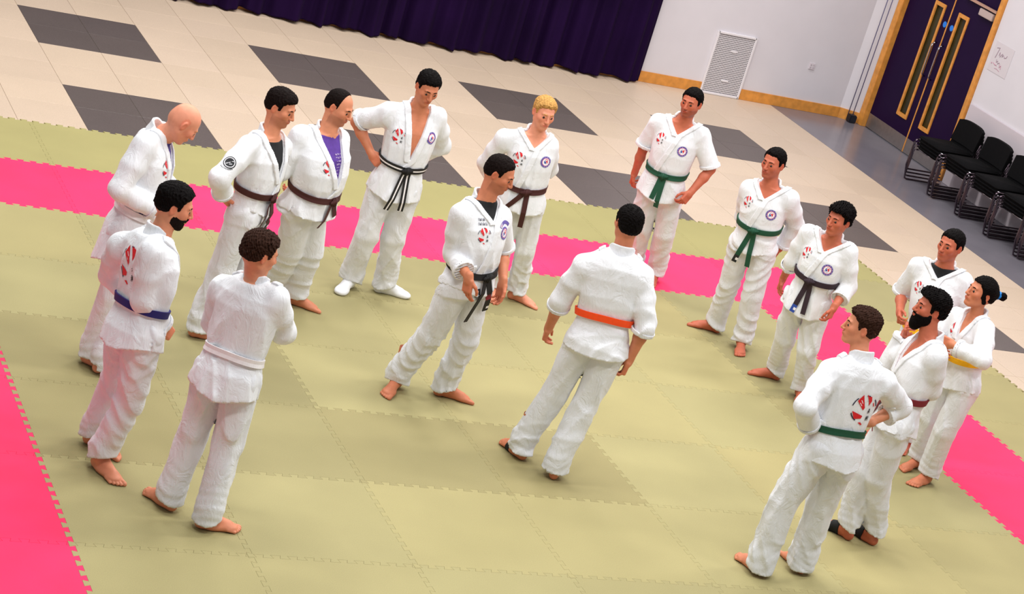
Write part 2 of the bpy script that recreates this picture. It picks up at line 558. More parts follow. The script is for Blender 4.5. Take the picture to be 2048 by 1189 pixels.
# ------------------------------------------------------------------ stacked chairs along the right wall
def make_chair():
    """cantilever-free stacking chair facing -x; origin under the middle of the seat on the floor"""
    t = empty('stacking_chair')
    hw = 0.235
    st = MB().box(-0.245, 0.20, -hw + .01, hw - .01, 0.392, 0.43, bev=0.015).build('seat', M_BLACK, t, True)
    bk = MB()
    n = 9
    vs, fs = [], []
    for i in range(n):
        y = -hw + 2 * hw * i / (n - 1)
        bow = 0.025 * (1 - (2 * i / (n - 1) - 1) ** 2)
        top = 0.725 - 0.03 * abs(2 * i / (n - 1) - 1) ** 4
        for (x, z) in ((0.190 + bow, 0.455), (0.235 + bow, 0.455), (0.262 + bow, top), (0.220 + bow, top)):
            vs.append((x, y, z))
    for i in range(n - 1):
        for k in range(4):
            a, b = i * 4 + k, i * 4 + (k + 1) % 4
            fs.append((a, b, b + 4, a + 4))
    fs += [(3, 2, 1, 0), tuple((n - 1) * 4 + k for k in range(4))]
    bk.add(vs, fs)
    bk.build('backrest', M_BLACK, t)
    for s in (-1, 1):
        y = s * (hw + 0.012)
        pts = [(0.25, y, 0.56), (0.225, y, 0.44), (0.2, y, 0.385), (0.16, y, 0.37), (-0.22, y, 0.372), (-0.245, y, 0.362), (-0.255, y, 0.34), (-0.262, y, 0.06), (-0.25, y, 0.022), (-0.22, y, 0.012), (0.24, y, 0.012)]
        MB().tube(pts, 0.0095, 7).build('side_frame', M_FRAME, t, True)
    MB().tube([(0.18, -hw - .012, 0.375), (0.18, hw + .012, 0.375)], 0.009, 6).build('cross_bar', M_CHROME, t, True)
    MB().tube([(-0.2, -hw - .012, 0.375), (-0.2, hw + .012, 0.375)], 0.009, 6).build('cross_bar', M_CHROME, t, True)
    return t


def copy_tree(o, parent=None):
    c = o.copy()
    COL.objects.link(c)
    c.parent = parent
    for chd in list(o.children):
        copy_tree(chd, c)
    return c


proto = make_chair()
ORD = ['lowest', 'second-lowest', 'second-highest', 'topmost']
STK = ['stack right in front of the purple door', 'stack just past the door frame', 'stack two along from the door', 'stack three along from the door', 'stack four along from the door']
first = True
for k in range(5):
    for lv in range(4):
        c = proto if first else copy_tree(proto)
        first = False
        c.location = (11.775 - 0.010 * lv, 9.46 - 0.578 * k, FZ + 0.040 * lv)
        tag(c, 'black padded chrome-framed chair, %s in the %s' % (ORD[lv], STK[k]), 'chair', 'stacked black chairs along the right wall')

# ------------------------------------------------------------------ people: signed-distance modelling
def nrm(v):
    v = np.asarray(v, float)
    return v / (np.linalg.norm(v) + 1e-12)


def cap(p, a, b, ra, rb=None):
    rb = ra if rb is None else rb
    a = np.asarray(a, p.dtype)
    ba = np.asarray(b, p.dtype) - a
    pa = p - a
    t = pa @ ba
    t *= p.dtype.type(1 / (float(ba @ ba) + 1e-12))
    np.clip(t, 0, 1, out=t)
    pa -= t[:, None] * ba
    return np.sqrt(np.einsum('ij,ij->i', pa, pa)) - (p.dtype.type(ra) + p.dtype.type(rb - ra) * t)


def ell(p, c, rad):
    q = p - np.asarray(c, p.dtype)
    rad = np.asarray(rad, p.dtype)
    q /= rad
    k0 = np.sqrt(np.einsum('ij,ij->i', q, q))
    q /= rad
    k1 = np.sqrt(np.einsum('ij,ij->i', q, q)) + p.dtype.type(1e-6)
    return k0 * (k0 - 1) / k1


def smin(a, b, k):
    h = np.clip(0.5 + 0.5 * (b - a) / k, 0, 1)
    return b + (a - b) * h - k * h * (1 - h)


def smax(a, b, k):
    return -smin(-a, -b, k)


def surface(f, lo, hi, h, project=1):
    """Naive surface nets on a sparse grid. Returns verts, quads."""
    lo, hi = np.asarray(lo, float), np.asarray(hi, float)
    B = 6
    nb = np.ceil((hi - lo) / h / B).astype(int) + 1
    n = nb * B + 1
    # coarse pass
    bc = np.stack(np.meshgrid(*[np.arange(k) for k in nb], indexing='ij'), -1).reshape(-1, 3)
    F32 = np.float32
    cd = f((lo + (bc + 0.5) * B * h).astype(F32))
    D = np.repeat(np.repeat(np.repeat(np.where(cd < 0, -1.0, 1.0).reshape(nb), B, 0), B, 1), B, 2)
    D = np.pad(D, ((0, 1), (0, 1), (0, 1)), mode='edge')
    act = bc[np.abs(cd) < B * h * 0.87 * 1.25 + 0.012]
    off = np.stack(np.meshgrid(*[np.arange(B + 1)] * 3, indexing='ij'), -1).reshape(-1, 3)
    idx = (act[:, None, :] * B + off[None]).reshape(-1, 3)
    flat = np.unique(np.ravel_multi_index(idx.T, n))
    ijk = np.stack(np.unravel_index(flat, n), -1)
    D.ravel()[flat] = f((lo + ijk * h).astype(F32))
    D[np.abs(D) < 1e-9] = 1e-9
    S = D < 0
    # cells
    s = [S[x:n[0] - 1 + x, y:n[1] - 1 + y, z:n[2] - 1 + z] for x in (0, 1) for y in (0, 1) for z in (0, 1)]
    cnt = sum(a.astype(np.int8) for a in s)
    cells = np.argwhere((cnt > 0) & (cnt < 8))
    if len(cells) == 0:
        return np.zeros((0, 3)), np.zeros((0, 4), int)
    acc = np.zeros((len(cells), 3))
    num = np.zeros(len(cells))
    cor = np.array([(x, y, z) for x in (0, 1) for y in (0, 1) for z in (0, 1)])
    val = [D[tuple((cells + c).T)] for c in cor]
    for i in range(8):
        for j in range(i + 1, 8):
            if np.abs(cor[i] - cor[j]).sum() != 1:
                continue
            a, b = val[i], val[j]
            m = (a < 0) != (b < 0)
            t = np.where(m, a / np.where(m, a - b, 1), 0)
            acc += m[:, None] * (cor[i] + t[:, None] * (cor[j] - cor[i]))
            num += m
    V = lo + (cells + acc / num[:, None]) * h
    cid = -np.ones(n - 1, int)
    cid[tuple(cells.T)] = np.arange(len(cells))
    Q = []
    for ax in range(3):
        o1, o2 = (ax + 1) % 3, (ax + 2) % 3
        sl = [slice(None)] * 3
        sl2 = list(sl)
        sl[ax], sl2[ax] = slice(0, n[ax] - 1), slice(1, n[ax])
        a, b = S[tuple(sl)], S[tuple(sl2)]
        e = np.argwhere(a != b)
        e = e[(e[:, o1] > 0) & (e[:, o2] > 0) & (e[:, o1] < n[o1] - 1) & (e[:, o2] < n[o2] - 1)]
        sg = a[tuple(e.T)]
        d1, d2 = np.zeros(3, int), np.zeros(3, int)
        d1[o1], d2[o2] = 1, 1
        qd = np.stack([cid[tuple((e - d1 - d2).T)], cid[tuple((e - d2).T)], cid[tuple(e.T)], cid[tuple((e - d1).T)]], 1)
        qd = np.where(sg[:, None], qd, qd[:, ::-1])
        Q.append(qd)
    Q = np.concatenate(Q)
    Q = Q[(Q >= 0).all(1)]
    for _ in range(project):
        d0 = f(V)
        eps = h * 0.3
        g = np.stack([f(V + np.eye(3)[k] * eps) - d0 for k in range(3)], 1) / eps
        st = d0[:, None] * g / ((g * g).sum(1)[:, None] + 0.05)
        ln = np.linalg.norm(st, axis=1)
        V = V - st * np.minimum(1, h * 0.6 / (ln + 1e-9))[:, None]
    return V, Q


def mesh_np(name, parts, mats, origin, tint=None):
    """parts: list of (V, Q, matindex) -> one mesh, moved so that origin is 0."""
    vs, qs, ms = [], [], []
    n = 0
    for V, Q, mi in parts:
        vs.append(V)
        qs.append(Q + n)
        ms.append(np.full(len(Q), mi))
        n += len(V)
    V, Q, Mi = np.concatenate(vs) - np.asarray(origin), np.concatenate(qs), np.concatenate(ms)
    me = bpy.data.meshes.new(name)
    me.vertices.add(len(V))
    me.vertices.foreach_set('co', V.astype(np.float32).ravel())
    me.loops.add(len(Q) * 4)
    me.loops.foreach_set('vertex_index', Q.astype(np.int32).ravel())
    me.polygons.add(len(Q))
    me.polygons.foreach_set('loop_start', np.arange(0, len(Q) * 4, 4, dtype=np.int32))
    me.polygons.foreach_set('material_index', Mi.astype(np.int32))
    me.polygons.foreach_set('use_smooth', np.ones(len(Q), bool))
    for m in mats:
        me.materials.append(m)
    if tint is not None:
        at = me.color_attributes.new('tint', 'FLOAT_COLOR', 'POINT')
        at.data.foreach_set('color', np.concatenate([tint, np.ones((len(V), 1))], 1).astype(np.float32).ravel())
    me.update(calc_edges=True)
    me.validate()
    return me


M_GI = mat('white_cotton', (0.80, 0.815, 0.85, 1), 0.9, noise=0.02, nscale=7, sheen=0.1)
M_GI2 = mat('white_cotton_trousers', (0.77, 0.785, 0.825, 1), 0.9, noise=0.02, nscale=7, sheen=0.1)


def crumple(m, sx, sz, dist):
    """cloth relief: stretched, distorted noise for soft creases plus a fine weave"""
    nt = m.node_tree
    b = nt.nodes['Principled BSDF']
    geo = nt.nodes.new('ShaderNodeNewGeometry')
    mp = nt.nodes.new('ShaderNodeMapping')
    mp.inputs['Scale'].default_value = (sx, sx, sz)
    mp.inputs['Rotation'].default_value = (0.35, 0.25, 0)
    nt.links.new(geo.outputs['Position'], mp.inputs['Vector'])
    n1 = nt.nodes.new('ShaderNodeTexNoise')
    n1.inputs['Scale'].default_value = 1.0
    n1.inputs['Detail'].default_value = 5.0
    n1.inputs['Roughness'].default_value = 0.55
    n1.inputs['Distortion'].default_value = 1.4
    nt.links.new(mp.outputs['Vector'], n1.inputs['Vector'])
    ab = nt.nodes.new('ShaderNodeMath')
    ab.operation = 'SUBTRACT'
    ab.inputs[1].default_value = 0.5
    nt.links.new(n1.outputs['Fac'], ab.inputs[0])
    a2 = nt.nodes.new('ShaderNodeMath')
    a2.operation = 'ABSOLUTE'
    nt.links.new(ab.outputs[0], a2.inputs[0])
    n2 = nt.nodes.new('ShaderNodeTexNoise')
    n2.inputs['Scale'].default_value = 260.0
    nt.links.new(geo.outputs['Position'], n2.inputs['Vector'])
    bp = nt.nodes.new('ShaderNodeBump')
    bp.inputs['Distance'].default_value = dist
    nt.links.new(a2.outputs[0], bp.inputs['Height'])
    bp2 = nt.nodes.new('ShaderNodeBump')
    bp2.inputs['Distance'].default_value = 0.0006
    nt.links.new(n2.outputs['Fac'], bp2.inputs['Height'])
    nt.links.new(bp.outputs['Normal'], bp2.inputs['Normal'])
    nt.links.new(bp2.outputs['Normal'], b.inputs['Normal'])


crumple(M_GI, 13.0, 6.0, 0.011)
crumple(M_GI2, 12.0, 6.5, 0.014)
M_SKIN = {}


def skin(k):
    cols = {0: srgb(214, 140, 106), 1: srgb(202, 126, 92), 2: srgb(226, 150, 120), 3: srgb(192, 106, 78)}
    return mat('skin_%d' % k, cols[k], 0.5, noise=0.06, nscale=30, tint=True, spec=0.35)


def hairmat(key):
    cols = {'black': srgb(9, 5, 5), 'dark': srgb(20, 11, 9), 'brown': srgb(50, 30, 22), 'blond': srgb(196, 148, 84), 'grey': srgb(48, 40, 38)}
    return mat('hair_' + key, cols[key], 0.65, noise=0.4, nscale=90, bump=0.004, bscale=160, spec=0.07)


BELT = {'blue': srgb(28, 22, 104), 'white': srgb(238, 234, 236), 'brown': srgb(66, 22, 20), 'black': srgb(14, 12, 14), 'orange': srgb(250, 76, 8), 'green': srgb(8, 74, 50), 'purple': srgb(44, 26, 38), 'yellow': srgb(248, 188, 8), 'red': srgb(120, 20, 34)}


def beltmat(k):
    return mat('belt_' + k, BELT[k], 0.75, noise=0.05, nscale=40, bump=0.0006, bscale=300)


M_RED = mat('badge_red', srgb(214, 22, 34), 0.7)
M_NAVY = mat('badge_navy', srgb(30, 26, 60), 0.7)
M_PURP = mat('badge_purple', srgb(98, 84, 160), 0.7)
M_BWHITE = mat('badge_white', srgb(236, 234, 240), 0.8)
M_BBLUE = mat('badge_blue', srgb(36, 70, 160), 0.7)
M_BBLACK = mat('badge_black', srgb(20, 22, 28), 0.7)


class Person:
    def __init__(self, J, **k):
        self.J = {a: np.array(b, float) for a, b in J.items()}
        self.k = k
        self.H = k['H']
        self.s = self.H / 1.78
        self.rs = np.random.RandomState(k.get('seed', 1))
        j = self.J
        self.base = np.array([(j['La'][0] + j['Ra'][0]) / 2, (j['La'][1] + j['Ra'][1]) / 2, 0.0])
        self.ax = nrm(j['neck'] - j['pel'])
        self.L = np.linalg.norm(j['neck'] - j['pel'])
        rh = nrm(j['Rh'] - j['Lh'])
        rs = nrm(j['Rs'] - j['Ls'])
        self.rh = nrm(rh - self.ax * (rh @ self.ax))
        self.rsh = nrm(rs - self.ax * (rs @ self.ax))
        self.fc = nrm(np.cross(self.ax, self.rsh))
        self.fp = nrm(np.cross(self.ax, self.rh))
        # head frame
        th, pit = np.radians(k['face'][0]), np.radians(k['face'][1])
        rl = np.radians(k['face'][2]) if len(k['face']) > 2 else 0.0
        self.hf = np.array([np.cos(th) * np.cos(pit), np.sin(th) * np.cos(pit), -np.sin(pit)])
        r0 = np.array([np.sin(th), -np.cos(th), 0.0])
        u0 = np.cross(r0, self.hf)
        self.hr = r0 * np.cos(rl) + u0 * np.sin(rl)
        self.hu = u0 * np.cos(rl) - r0 * np.sin(rl)
        self.hs = k.get('hs', 0.97 + 0.03 * self.s)
        self.W = np.array(k.get('girth', (1.0, 1.0, 1.0)))    # width, depth, belly
        w = self.rs.normal(size=(10, 3))
        self.wav = w / np.linalg.norm(w, axis=1)[:, None] * self.rs.uniform(38, 95, (10, 1))
        self.wph = self.rs.uniform(0, 6.28, 10)

    # ---- frames
    def tuv(self, p):
        dt = p.dtype
        q = p - self.J['pel'].astype(dt)
        h = q @ self.ax.astype(dt)
        t = h * dt.type(1 / self.L)
        s = np.clip(t, 0, 1)
        u0, u1 = q @ self.rh.astype(dt), q @ self.rsh.astype(dt)
        v0, v1 = q @ self.fp.astype(dt), q @ self.fc.astype(dt)
        k = 1 / np.sqrt(1 - 2 * s * (1 - s) * dt.type(1 - self.rh @ self.rsh))
        return t, (u0 + (u1 - u0) * s) * k, (v0 + (v1 - v0) * s) * k

    def at(self, t, u, v):
        s = np.clip(t, 0, 1)
        r = nrm(self.rh * (1 - s) + self.rsh * s)
        f = np.cross(self.ax, r)
        return self.J['pel'] + self.ax * t * self.L + r * u + f * v

    def torso(self, p, grow=0.0, skirt=True, wav=True):
        t, u, v = self.tuv(p)
        s = self.s
        T = [-0.6, -0.45, -0.2, 0.0, 0.12, 0.2, 0.3, 0.5, 0.7, 0.84, 0.94, 1.02]
        a = [.228, .222, .208, .192, .172, .163, .174, .186, .196, .180, .125, .085]
        b = [.172, .168, .158, .146, .130, .123, .132, .140, .140, .122, .095, .075]
        if not skirt:
            a = [.15, .155, .165, .168, .158, .150, .155, .165, .172, .160, .11, .07]
            b = [.12, .125, .13, .13, .115, .108, .112, .118, .120, .102, .08, .06]
        wb = np.array([1, 1, 1, 1, 1, 1, 1, .95, .75, .4, .1, 0]) * (self.W[2] - 1) + 1
        aa = np.interp(t, T, np.array(a) * self.W[0] * s * (1 + (wb - 1) * .45)) + grow
        bb = np.interp(t, T, np.array(b) * self.W[1] * s * wb) + grow
        of = np.interp(t, T, np.array([0, 0, 0, 0, .008, .01, .012, .01, .0, -.012, -.02, -.01]) * s + np.array([0, 0, .01, .03, .05, .06, .07, .06, .03, 0, 0, 0]) * (self.W[2] - 1) * 2)
        v = v - of
        if wav and skirt:
            ph = np.arctan2(v, u)
            k = np.clip((0.1 - t) / 0.55, 0, 1)
            m = 1 + k * (0.035 * np.sin(5 * ph + self.wph[0]) + 0.025 * np.sin(9 * ph + self.wph[1]))
            aa, bb = aa * m, bb * m
        n = 2.3
        k0 = (np.abs(u / aa) ** n + np.abs(v / bb) ** n) ** (1 / n) + 1e-6
        return (np.sqrt(u * u + v * v + 1e-9) * (1 - 1 / np.maximum(k0, 1e-3))).astype(p.dtype), t, u, v

    def folds(self, p, amp, along=.4):
        """drapery creases, stretched along the body's axis"""
        dt = p.dtype
        q = p - (p @ self.ax.astype(dt))[:, None] * (self.ax * (1 - along)).astype(dt)
        o = np.zeros(len(p), dt)
        W = self.wav.astype(dt)
        for i in range(0, 8, 2):
            w = np.sin(q @ W[i + 1] * dt.type(.25) + dt.type(self.wph[i + 1]))
            msk = np.clip(dt.type(.25) + np.sin(p @ W[i + 1] * dt.type(.13) + dt.type(self.wph[i])), 0, 1)
            o -= (1 - 2 * np.abs(np.sin(q @ W[i] * dt.type(.55) + dt.type(self.wph[i]) + dt.type(1.8) * w))) * msk
        return o * dt.type(amp / 4)

    # ---- jacket
    def sleeve_chain(self, s):
        j = self.J
        cut = self.k['sl'][0 if s == 'L' else 1]      # fraction of forearm covered (negative: upper arm)
        sh, el, wr = j[s + 's'], j[s + 'e'], j[s + 'w']
        if cut >= 0:
            return sh, el, el + (wr - el) * cut, nrm(wr - el), True
        end = el + (el - sh) * cut
        return sh, end, end, nrm(el - sh), False

    def jacket_full(self, p):
        d, t, u, v = self.torso(p)
        s = self.s
        j = self.J
        d = np.maximum(d, (t - 0.97) * self.L)
        for sd, sg in (('L', -1), ('R', 1)):
            inner = j['neck'] + self.rsh * sg * .040 * s - self.ax * .022 * s
            sh = j[sd + 's'] - self.ax * .018 * s - self.rsh * sg * .018 * s
            d = smin(d, cap(p, inner, sh, .052 * s * self.W[0], .060 * s), .05)
            a, e, c, dr, two = self.sleeve_chain(sd)
            r0, r1, r2 = .070 * s, .070 * s, .066 * s
            dn = np.array([0, 0, -1.0])
            low = j[sd + 's'] - self.ax * .06 * s - self.rsh * sg * .02 * s
            if two:
                mid = sh + (e - sh) * .45 + dn * .012
                ua = smin(cap(p, sh, mid, .064 * s, .073 * s), cap(p, mid, e + dn * .008, .073 * s, r1), .01)
                ua = smin(ua, cap(p, low, mid, .066 * s, .072 * s), .03)
                fa = cap(p, e + dn * .006, c + dr * .02 + dn * .008, r1, r2)
                fa = np.maximum(fa, (p - c) @ dr)
                sl = smin(ua, fa, .02)
            else:
                sl = smin(cap(p, sh, e + dr * .02, .064 * s, r1), cap(p, low, e, .07 * s, r1), .03)
                sl = np.maximum(sl, (p - c) @ dr)
            kk = .012 + .033 * np.clip(1 - (np.linalg.norm(p - sh, axis=1) - .10) / .10, 0, 1)
            d = smin(d, sl, kk)
        return d, t, u, v

    def jtorso(self, p):
        d, t, u, v = self.torso(p)
        return d + self.folds(p, .018) * np.clip(1.3 - t, .35, 1)

    def vw(self, t):
        vt = self.k['vt']
        return np.where(t > vt, (t - vt) / (1.0 - vt) * self.k.get('vw', .098), (t - vt) / (vt - .12) * min(.11, .4 * (vt - .1))) * self.s

    def neck_axis(self):
        j = self.J
        a = j['neck'] - self.ax * .06 + self.fc * .012
        hb = j['head'] - self.hu * .055 * self.hs - self.hf * .012
        return a, hb

    def jacket(self, p):
        d, t, u, v = self.jacket_full(p)
        d = d + self.folds(p, .018) * np.clip(1.3 - t, .35, 1)
        s = self.s
        # neck hole and front opening
        a, hb = self.neck_axis()
        d = np.maximum(d, -cap(p, a + self.ax * .07, hb + self.ax * .1, .073 * s))
        w = self.vw(t)
        d = smax(d, -np.maximum(np.abs(u) - w, -v) * .85, .006)
        # hem cut, hollow below the waist, vents, hollow cuffs
        d0 = d
        ht = self.k.get('hem', -0.40)
        an = np.arctan2(v, u)
        hemline = (ht - t + 0.03 * np.cos(an * 2) + .012 * np.sin(an * 3 + self.wph[3])) * self.L
        d = np.maximum(d, hemline)
        d = np.maximum(d, -np.maximum(d0 + .023, (t - (ht + .10)) * self.L))
        slit = np.maximum(np.abs(v) - .009 * np.clip((0.02 - t) / .25, 0, 1.5) - .001, (t - .02) * self.L)
        d = np.maximum(d, -np.where(np.abs(u) > .1, slit, 1))
        for sd in 'LR':
            c, dr = self.sleeve_chain(sd)[2:4]
            ax = (p - c) @ dr
            d = np.maximum(d, -np.maximum(np.maximum(d0 + .019, -ax - .04), np.linalg.norm(p - c, axis=1) - .11))
        return d

    def collar(self, p):
        s = self.s
        jf, t, u, v = self.jacket_full(p)
        w = self.vw(t)
        bw = .046 * s
        th = .0075
        shell = np.abs(jf - .002) - th
        top = (t - 1.06) * self.L
        eL, eR = -u - w, u - w
        front = np.maximum(shell, np.maximum(-v - .02, top))
        L_ = np.maximum(front, np.maximum(-eL, eL - bw))
        L_ = np.maximum(L_, (self.k.get('beltt', .17) - self.k.get('belttilt', .045) + .015 - t) * self.L)
        R_ = np.maximum(front, np.maximum(np.maximum(-eR, eR - bw), eL))
        R_ = np.maximum(R_, (self.k['vt'] - t - .02) * self.L)
        # ring round the neck
        a, hb = self.neck_axis()
        ax = nrm(hb - a)
        ax = nrm(ax + self.ax)
        q = p - self.J['neck']
        h = q @ ax
        rho = np.linalg.norm(q - h[:, None] * ax - self.fc * .008, axis=1)
        fr = (q @ self.fc)
        ring = np.maximum(np.abs(rho - (.077 * s + .16 * np.clip(-h, -.02, .05))) - .0085, np.abs(h - .014) - (.014 + .024 * np.clip(-fr / .035, 0, 1)))
        ring = np.maximum(ring, fr * .9 - .004)
        return np.minimum(np.minimum(L_, R_), smin(ring, np.minimum(L_, R_), .01))

    # ---- trousers
    def trousers(self, p):
        j = self.J
        s = self.s
        d, t, u, v = self.torso(p, grow=-.020, wav=False)
        d = np.maximum(d, (t - .22) * self.L)
        d = np.maximum(d, (-.12 - t) * self.L)
        dn = np.array([0, 0, 1.0])
        kw = self.k.get('leg', 1.0)
        legs = None
        cuts, hols = [], []
        for sd, sg in (('L', -1), ('R', 1)):
            h, k, a = j[sd + 'h'] - dn * .02, j[sd + 'k'], j[sd + 'a']
            hem = self.k.get('hemz', .062)
            ft = self.foot_frame(sd)[1]
            a2 = np.array([a[0], a[1], hem - .03]) - ft * .012
            am = a + dn * .06 - ft * .01
            l = smin(cap(p, h, k, .108 * s * kw, .088 * s * kw), cap(p, k, am, .088 * s * kw, .085 * s * kw), .015)
            l = smin(l, cap(p, am, a2, .086 * s * kw, .089 * s * kw), .02)
            # gathered folds above the hem and behind the knee
            ha = np.clip(1 - (p[:, 2] - hem) / .34, 0, 1)
            l = l + .0018 * ha * np.sin(p[:, 2] * 110 + 5 * np.sin(p @ self.wav[2] * .25 + self.wph[2]) + sg)
            hz = hem + .010 * np.sin((p @ ft) * 20 + sg) - .02 * np.clip(((p - a) @ -ft) / .08, -1, 1)
            cuts.append(np.maximum(p[:, 2] - hz, np.linalg.norm((p - a)[:, :2], axis=1) - .17))
            hols.append((p[:, 2] - hem - .045))
            legs = l if legs is None else smin(legs, l, .012)
        d = smin(d, legs, .045)
        d = d + self.folds(p, .021, .5)
        d0 = d
        d = np.maximum(d, self.k.get('hemz', .062) - .045 - p[:, 2])
        for c, h_ in zip(cuts, hols):
            d = np.maximum(d, -c)
        return np.maximum(d, -np.maximum(d0 + .024, hols[0]))

    # ---- body
    def foot_frame(self, sd):
        a = self.J[sd + 'a']
        t = self.J[sd + 't']
        f = np.array([t[0] - a[0], t[1] - a[1], 0.0])
        f = nrm(f)
        r = np.array([f[1], -f[0], 0.0])
        return a, f, r

    def foot(self, p, sd, grow=0.0, toes=True):
        a, f, r = self.foot_frame(sd)
        s = self.s
        m = -1.0 if sd == 'R' else 1.0        # medial side in the foot's own x
        q0 = p - np.array([a[0], a[1], 0.0])
        q = np.stack([(q0 @ r) * m, q0 @ f, q0[:, 2]], 1) / s
        d = ell(q, (0, -.042, .036), (.032, .036, .037))
        d = smin(d, cap(q, (0, -.012, .08), (0, -.006, .30), .040, .046), .03)
        d = smin(d, cap(q, (0, .0, .066), (.004, .115, .034), .040, .030), .03)
        d = smin(d, ell(q, (.002, .125, .024), (.047, .055, .025)), .02)
        d = smin(d, ell(q, (-.012, .04, .024), (.033, .08, .026)), .02)
        d = smin(d, np.minimum(ell(q, (.036, -.004, .082), (.012, .014, .014)), ell(q, (-.036, -.012, .075), (.012, .014, .014))), .015)
        if toes:
            tt = None
            for x, y0, y1, rr in ((.031, .165, .196, .0145), (.009, .17, .196, .0098), (-.009, .165, .187, .0092), (-.025, .155, .174, .0088), (-.039, .142, .158, .0086)):
                c = smin(cap(q, (x, y0 - .03, .02), (x * 1.02, y1 - .006, .0125), rr * 1.05, rr), ell(q, (x, y1, .011), (rr * 1.05, rr * 1.2, rr * .95)), .006)
                tt = c if tt is None else np.minimum(tt, c)
            d = smin(d, tt, .007)
        else:
            d = smin(d, ell(q, (.004, .16, .02), (.043, .042, .019)), .015)
        d = d * s - grow
        return np.maximum(d, .0015 - p[:, 2])

    def hand_frame(self, sd):
        j = self.J
        e, w = j[sd + 'e'], j[sd + 'w']
        hp = self.k.get('hand' + sd, {})
        y = nrm(w - e)
        if 'dir' in hp:
            dv = np.array(hp['dir'], float)
            y = nrm(self.fc * dv[0] + self.rsh * dv[1] + np.array([0, 0, 1.0]) * dv[2])
        out = self.rsh * (1 if sd == 'R' else -1)
        if 'back' in hp:
            dv = np.array(hp['back'], float)
            out = self.fc * dv[0] + self.rsh * dv[1] + np.array([0, 0, 1.0]) * dv[2]
        z = nrm(out - y * (out @ y))
        x = np.cross(y, z)
        tv = self.fc if 'thumb' not in hp else self.fc * hp['thumb'][0] + self.rsh * hp['thumb'][1] + np.array([0, 0, 1.0]) * hp['thumb'][2]
        if x @ tv < 0:
            x = -x
        return w, x, y, z, hp

    def hand(self, p, sd):
        w, x, y, z, hp = self.hand_frame(sd)
        s = self.s * 0.98
        q = (p - w) @ np.stack([x, y, z], 1) / s
        curl = hp.get('curl', 0.45)
        d = cap(q, (0, -.02, 0), (0, .02, 0), .027, .028)
        palm = np.linalg.norm(np.maximum(np.abs(q - np.array([0, .052, 0])) - np.array([.028, .036, .004]), 0), axis=1) - .0115
        d = smin(d, palm, .015)
        for i, (x0, ln, r) in enumerate(((.030, .074, .0092), (.0102, .083, .0095), (-.0098, .077, .0092), (-.0285, .060, .0082))):
            pos = np.array([x0, .093 - .006 * abs(i - 1.2), 0.0])
            ang = 0.0
            spread = (x0) * 2.0 * (1 - curl) * .8
            c = curl * (1 + .12 * (i - 1.5))
            fd = None
            for seg, (fr, cu) in enumerate(((.46, 1.25), (.30, 1.55), (.24, .9))):
                ang += c * cu
                dirv = np.array([math.sin(spread) * math.cos(ang), math.cos(ang) * math.cos(spread), -math.sin(ang)])
                nxt = pos + dirv * ln * fr
                cc = cap(q, pos, nxt, r * (1 - .07 * seg), r * (1 - .07 * (seg + 1)))
                fd = cc if fd is None else smin(fd, cc, .003)
                pos = nxt
            d = smin(d, fd, .004)
        tb = np.array([.024, .022, -.004])
        tc = hp.get('thumbcurl', .5)
        t1 = tb + np.array([.026, .030, -.012 - .01 * tc])
        t2 = t1 + np.array([.012 - .012 * tc, .030, -.008 - .012 * tc])
        t3 = t2 + np.array([.002 - .016 * tc, .024, -.004 - .006 * tc])
        th = smin(smin(cap(q, tb, t1, .0155, .0118), cap(q, t1, t2, .0112, .0098), .006), cap(q, t2, t3, .0098, .0082), .004)
        d = smin(d, th, .008)
        return d * s

    def forearm(self, p, sd):
        e, w = self.J[sd + 'e'], self.J[sd + 'w']
        s = self.s
        m = e + (w - e) * .35
        if self.k['sl'][0 if sd == 'L' else 1] < .1:
            sh = self.J[sd + 's']
            return smin(cap(p, sh + (e - sh) * .45, e, .047 * s, .040 * s), smin(cap(p, e, m, .040 * s, .040 * s), cap(p, m, w, .040 * s, .0265 * s), .02), .01)
        return smin(cap(p, e, m, .041 * s, .041 * s), cap(p, m, w, .041 * s, .0265 * s), .02)

    def hloc(self, p):
        return (p - self.J['head']) @ np.stack([self.hr, self.hf, self.hu], 1) / self.hs

    def cran(self, q):
        d = ell(q, (0, -.012, .030), (.0755, .096, .087))
        return smin(d, ell(q, (0, -.028, -.015), (.066, .074, .06)), .03)

    def headsdf(self, q):
        qa = np.abs(q[:, :1]) * np.array([1.0, 0, 0]) + q * np.array([0, 1.0, 1.0])     # mirrored in x
        d = self.cran(q)
        jw = self.k.get('jaw', 1.0)
        d = smin(d, ell(q, (0, .030, -.034), (.058 * jw, .062, .078)), .035)
        d = smin(d, cap(qa, (.046 * jw, .002, -.060), (.012, .066, -.098), .019, .018), .03)
        d = smin(d, ell(qa, (.040, .058, -.016), (.024, .024, .024)), .02)
        d = smin(d, cap(qa, (0, .083, .027), (.036, .074, .026), .0125, .011), .012)
        d = smax(d, -ell(qa, (.0315, .103, .004), (.019, .017, .0125)), .010)
        d = smin(d, cap(q, (0, .090, .018), (0, .111, -.026), .0080, .0115), .008)
        d = smin(d, ell(qa, (.0105, .101, -.029), (.0085, .011, .008)), .005)
        d = smin(d, ell(q, (0, .078, -.058), (.030, .022, .024)), .012)
        d = smin(d, np.minimum(ell(q, (0, .0965, -.0535), (.023, .0075, .0048)), ell(q, (0, .0950, -.0635), (.020, .0078, .0058))), .004)
        d = smax(d, -ell(q, (0, .1035, -.0585), (.022, .006, .0016)), .003)
        d = smin(d, ell(q, (0, .080, -.094), (.018, .016, .016)), .015)
        d = smin(d, cap(qa, (.019, .0875, .0075), (.043, .078, .0065), .0052, .0045), .006)
        # ears
        c, sn = math.cos(.35), math.sin(.35)
        e = qa - np.array([.077, -.010, -.004])
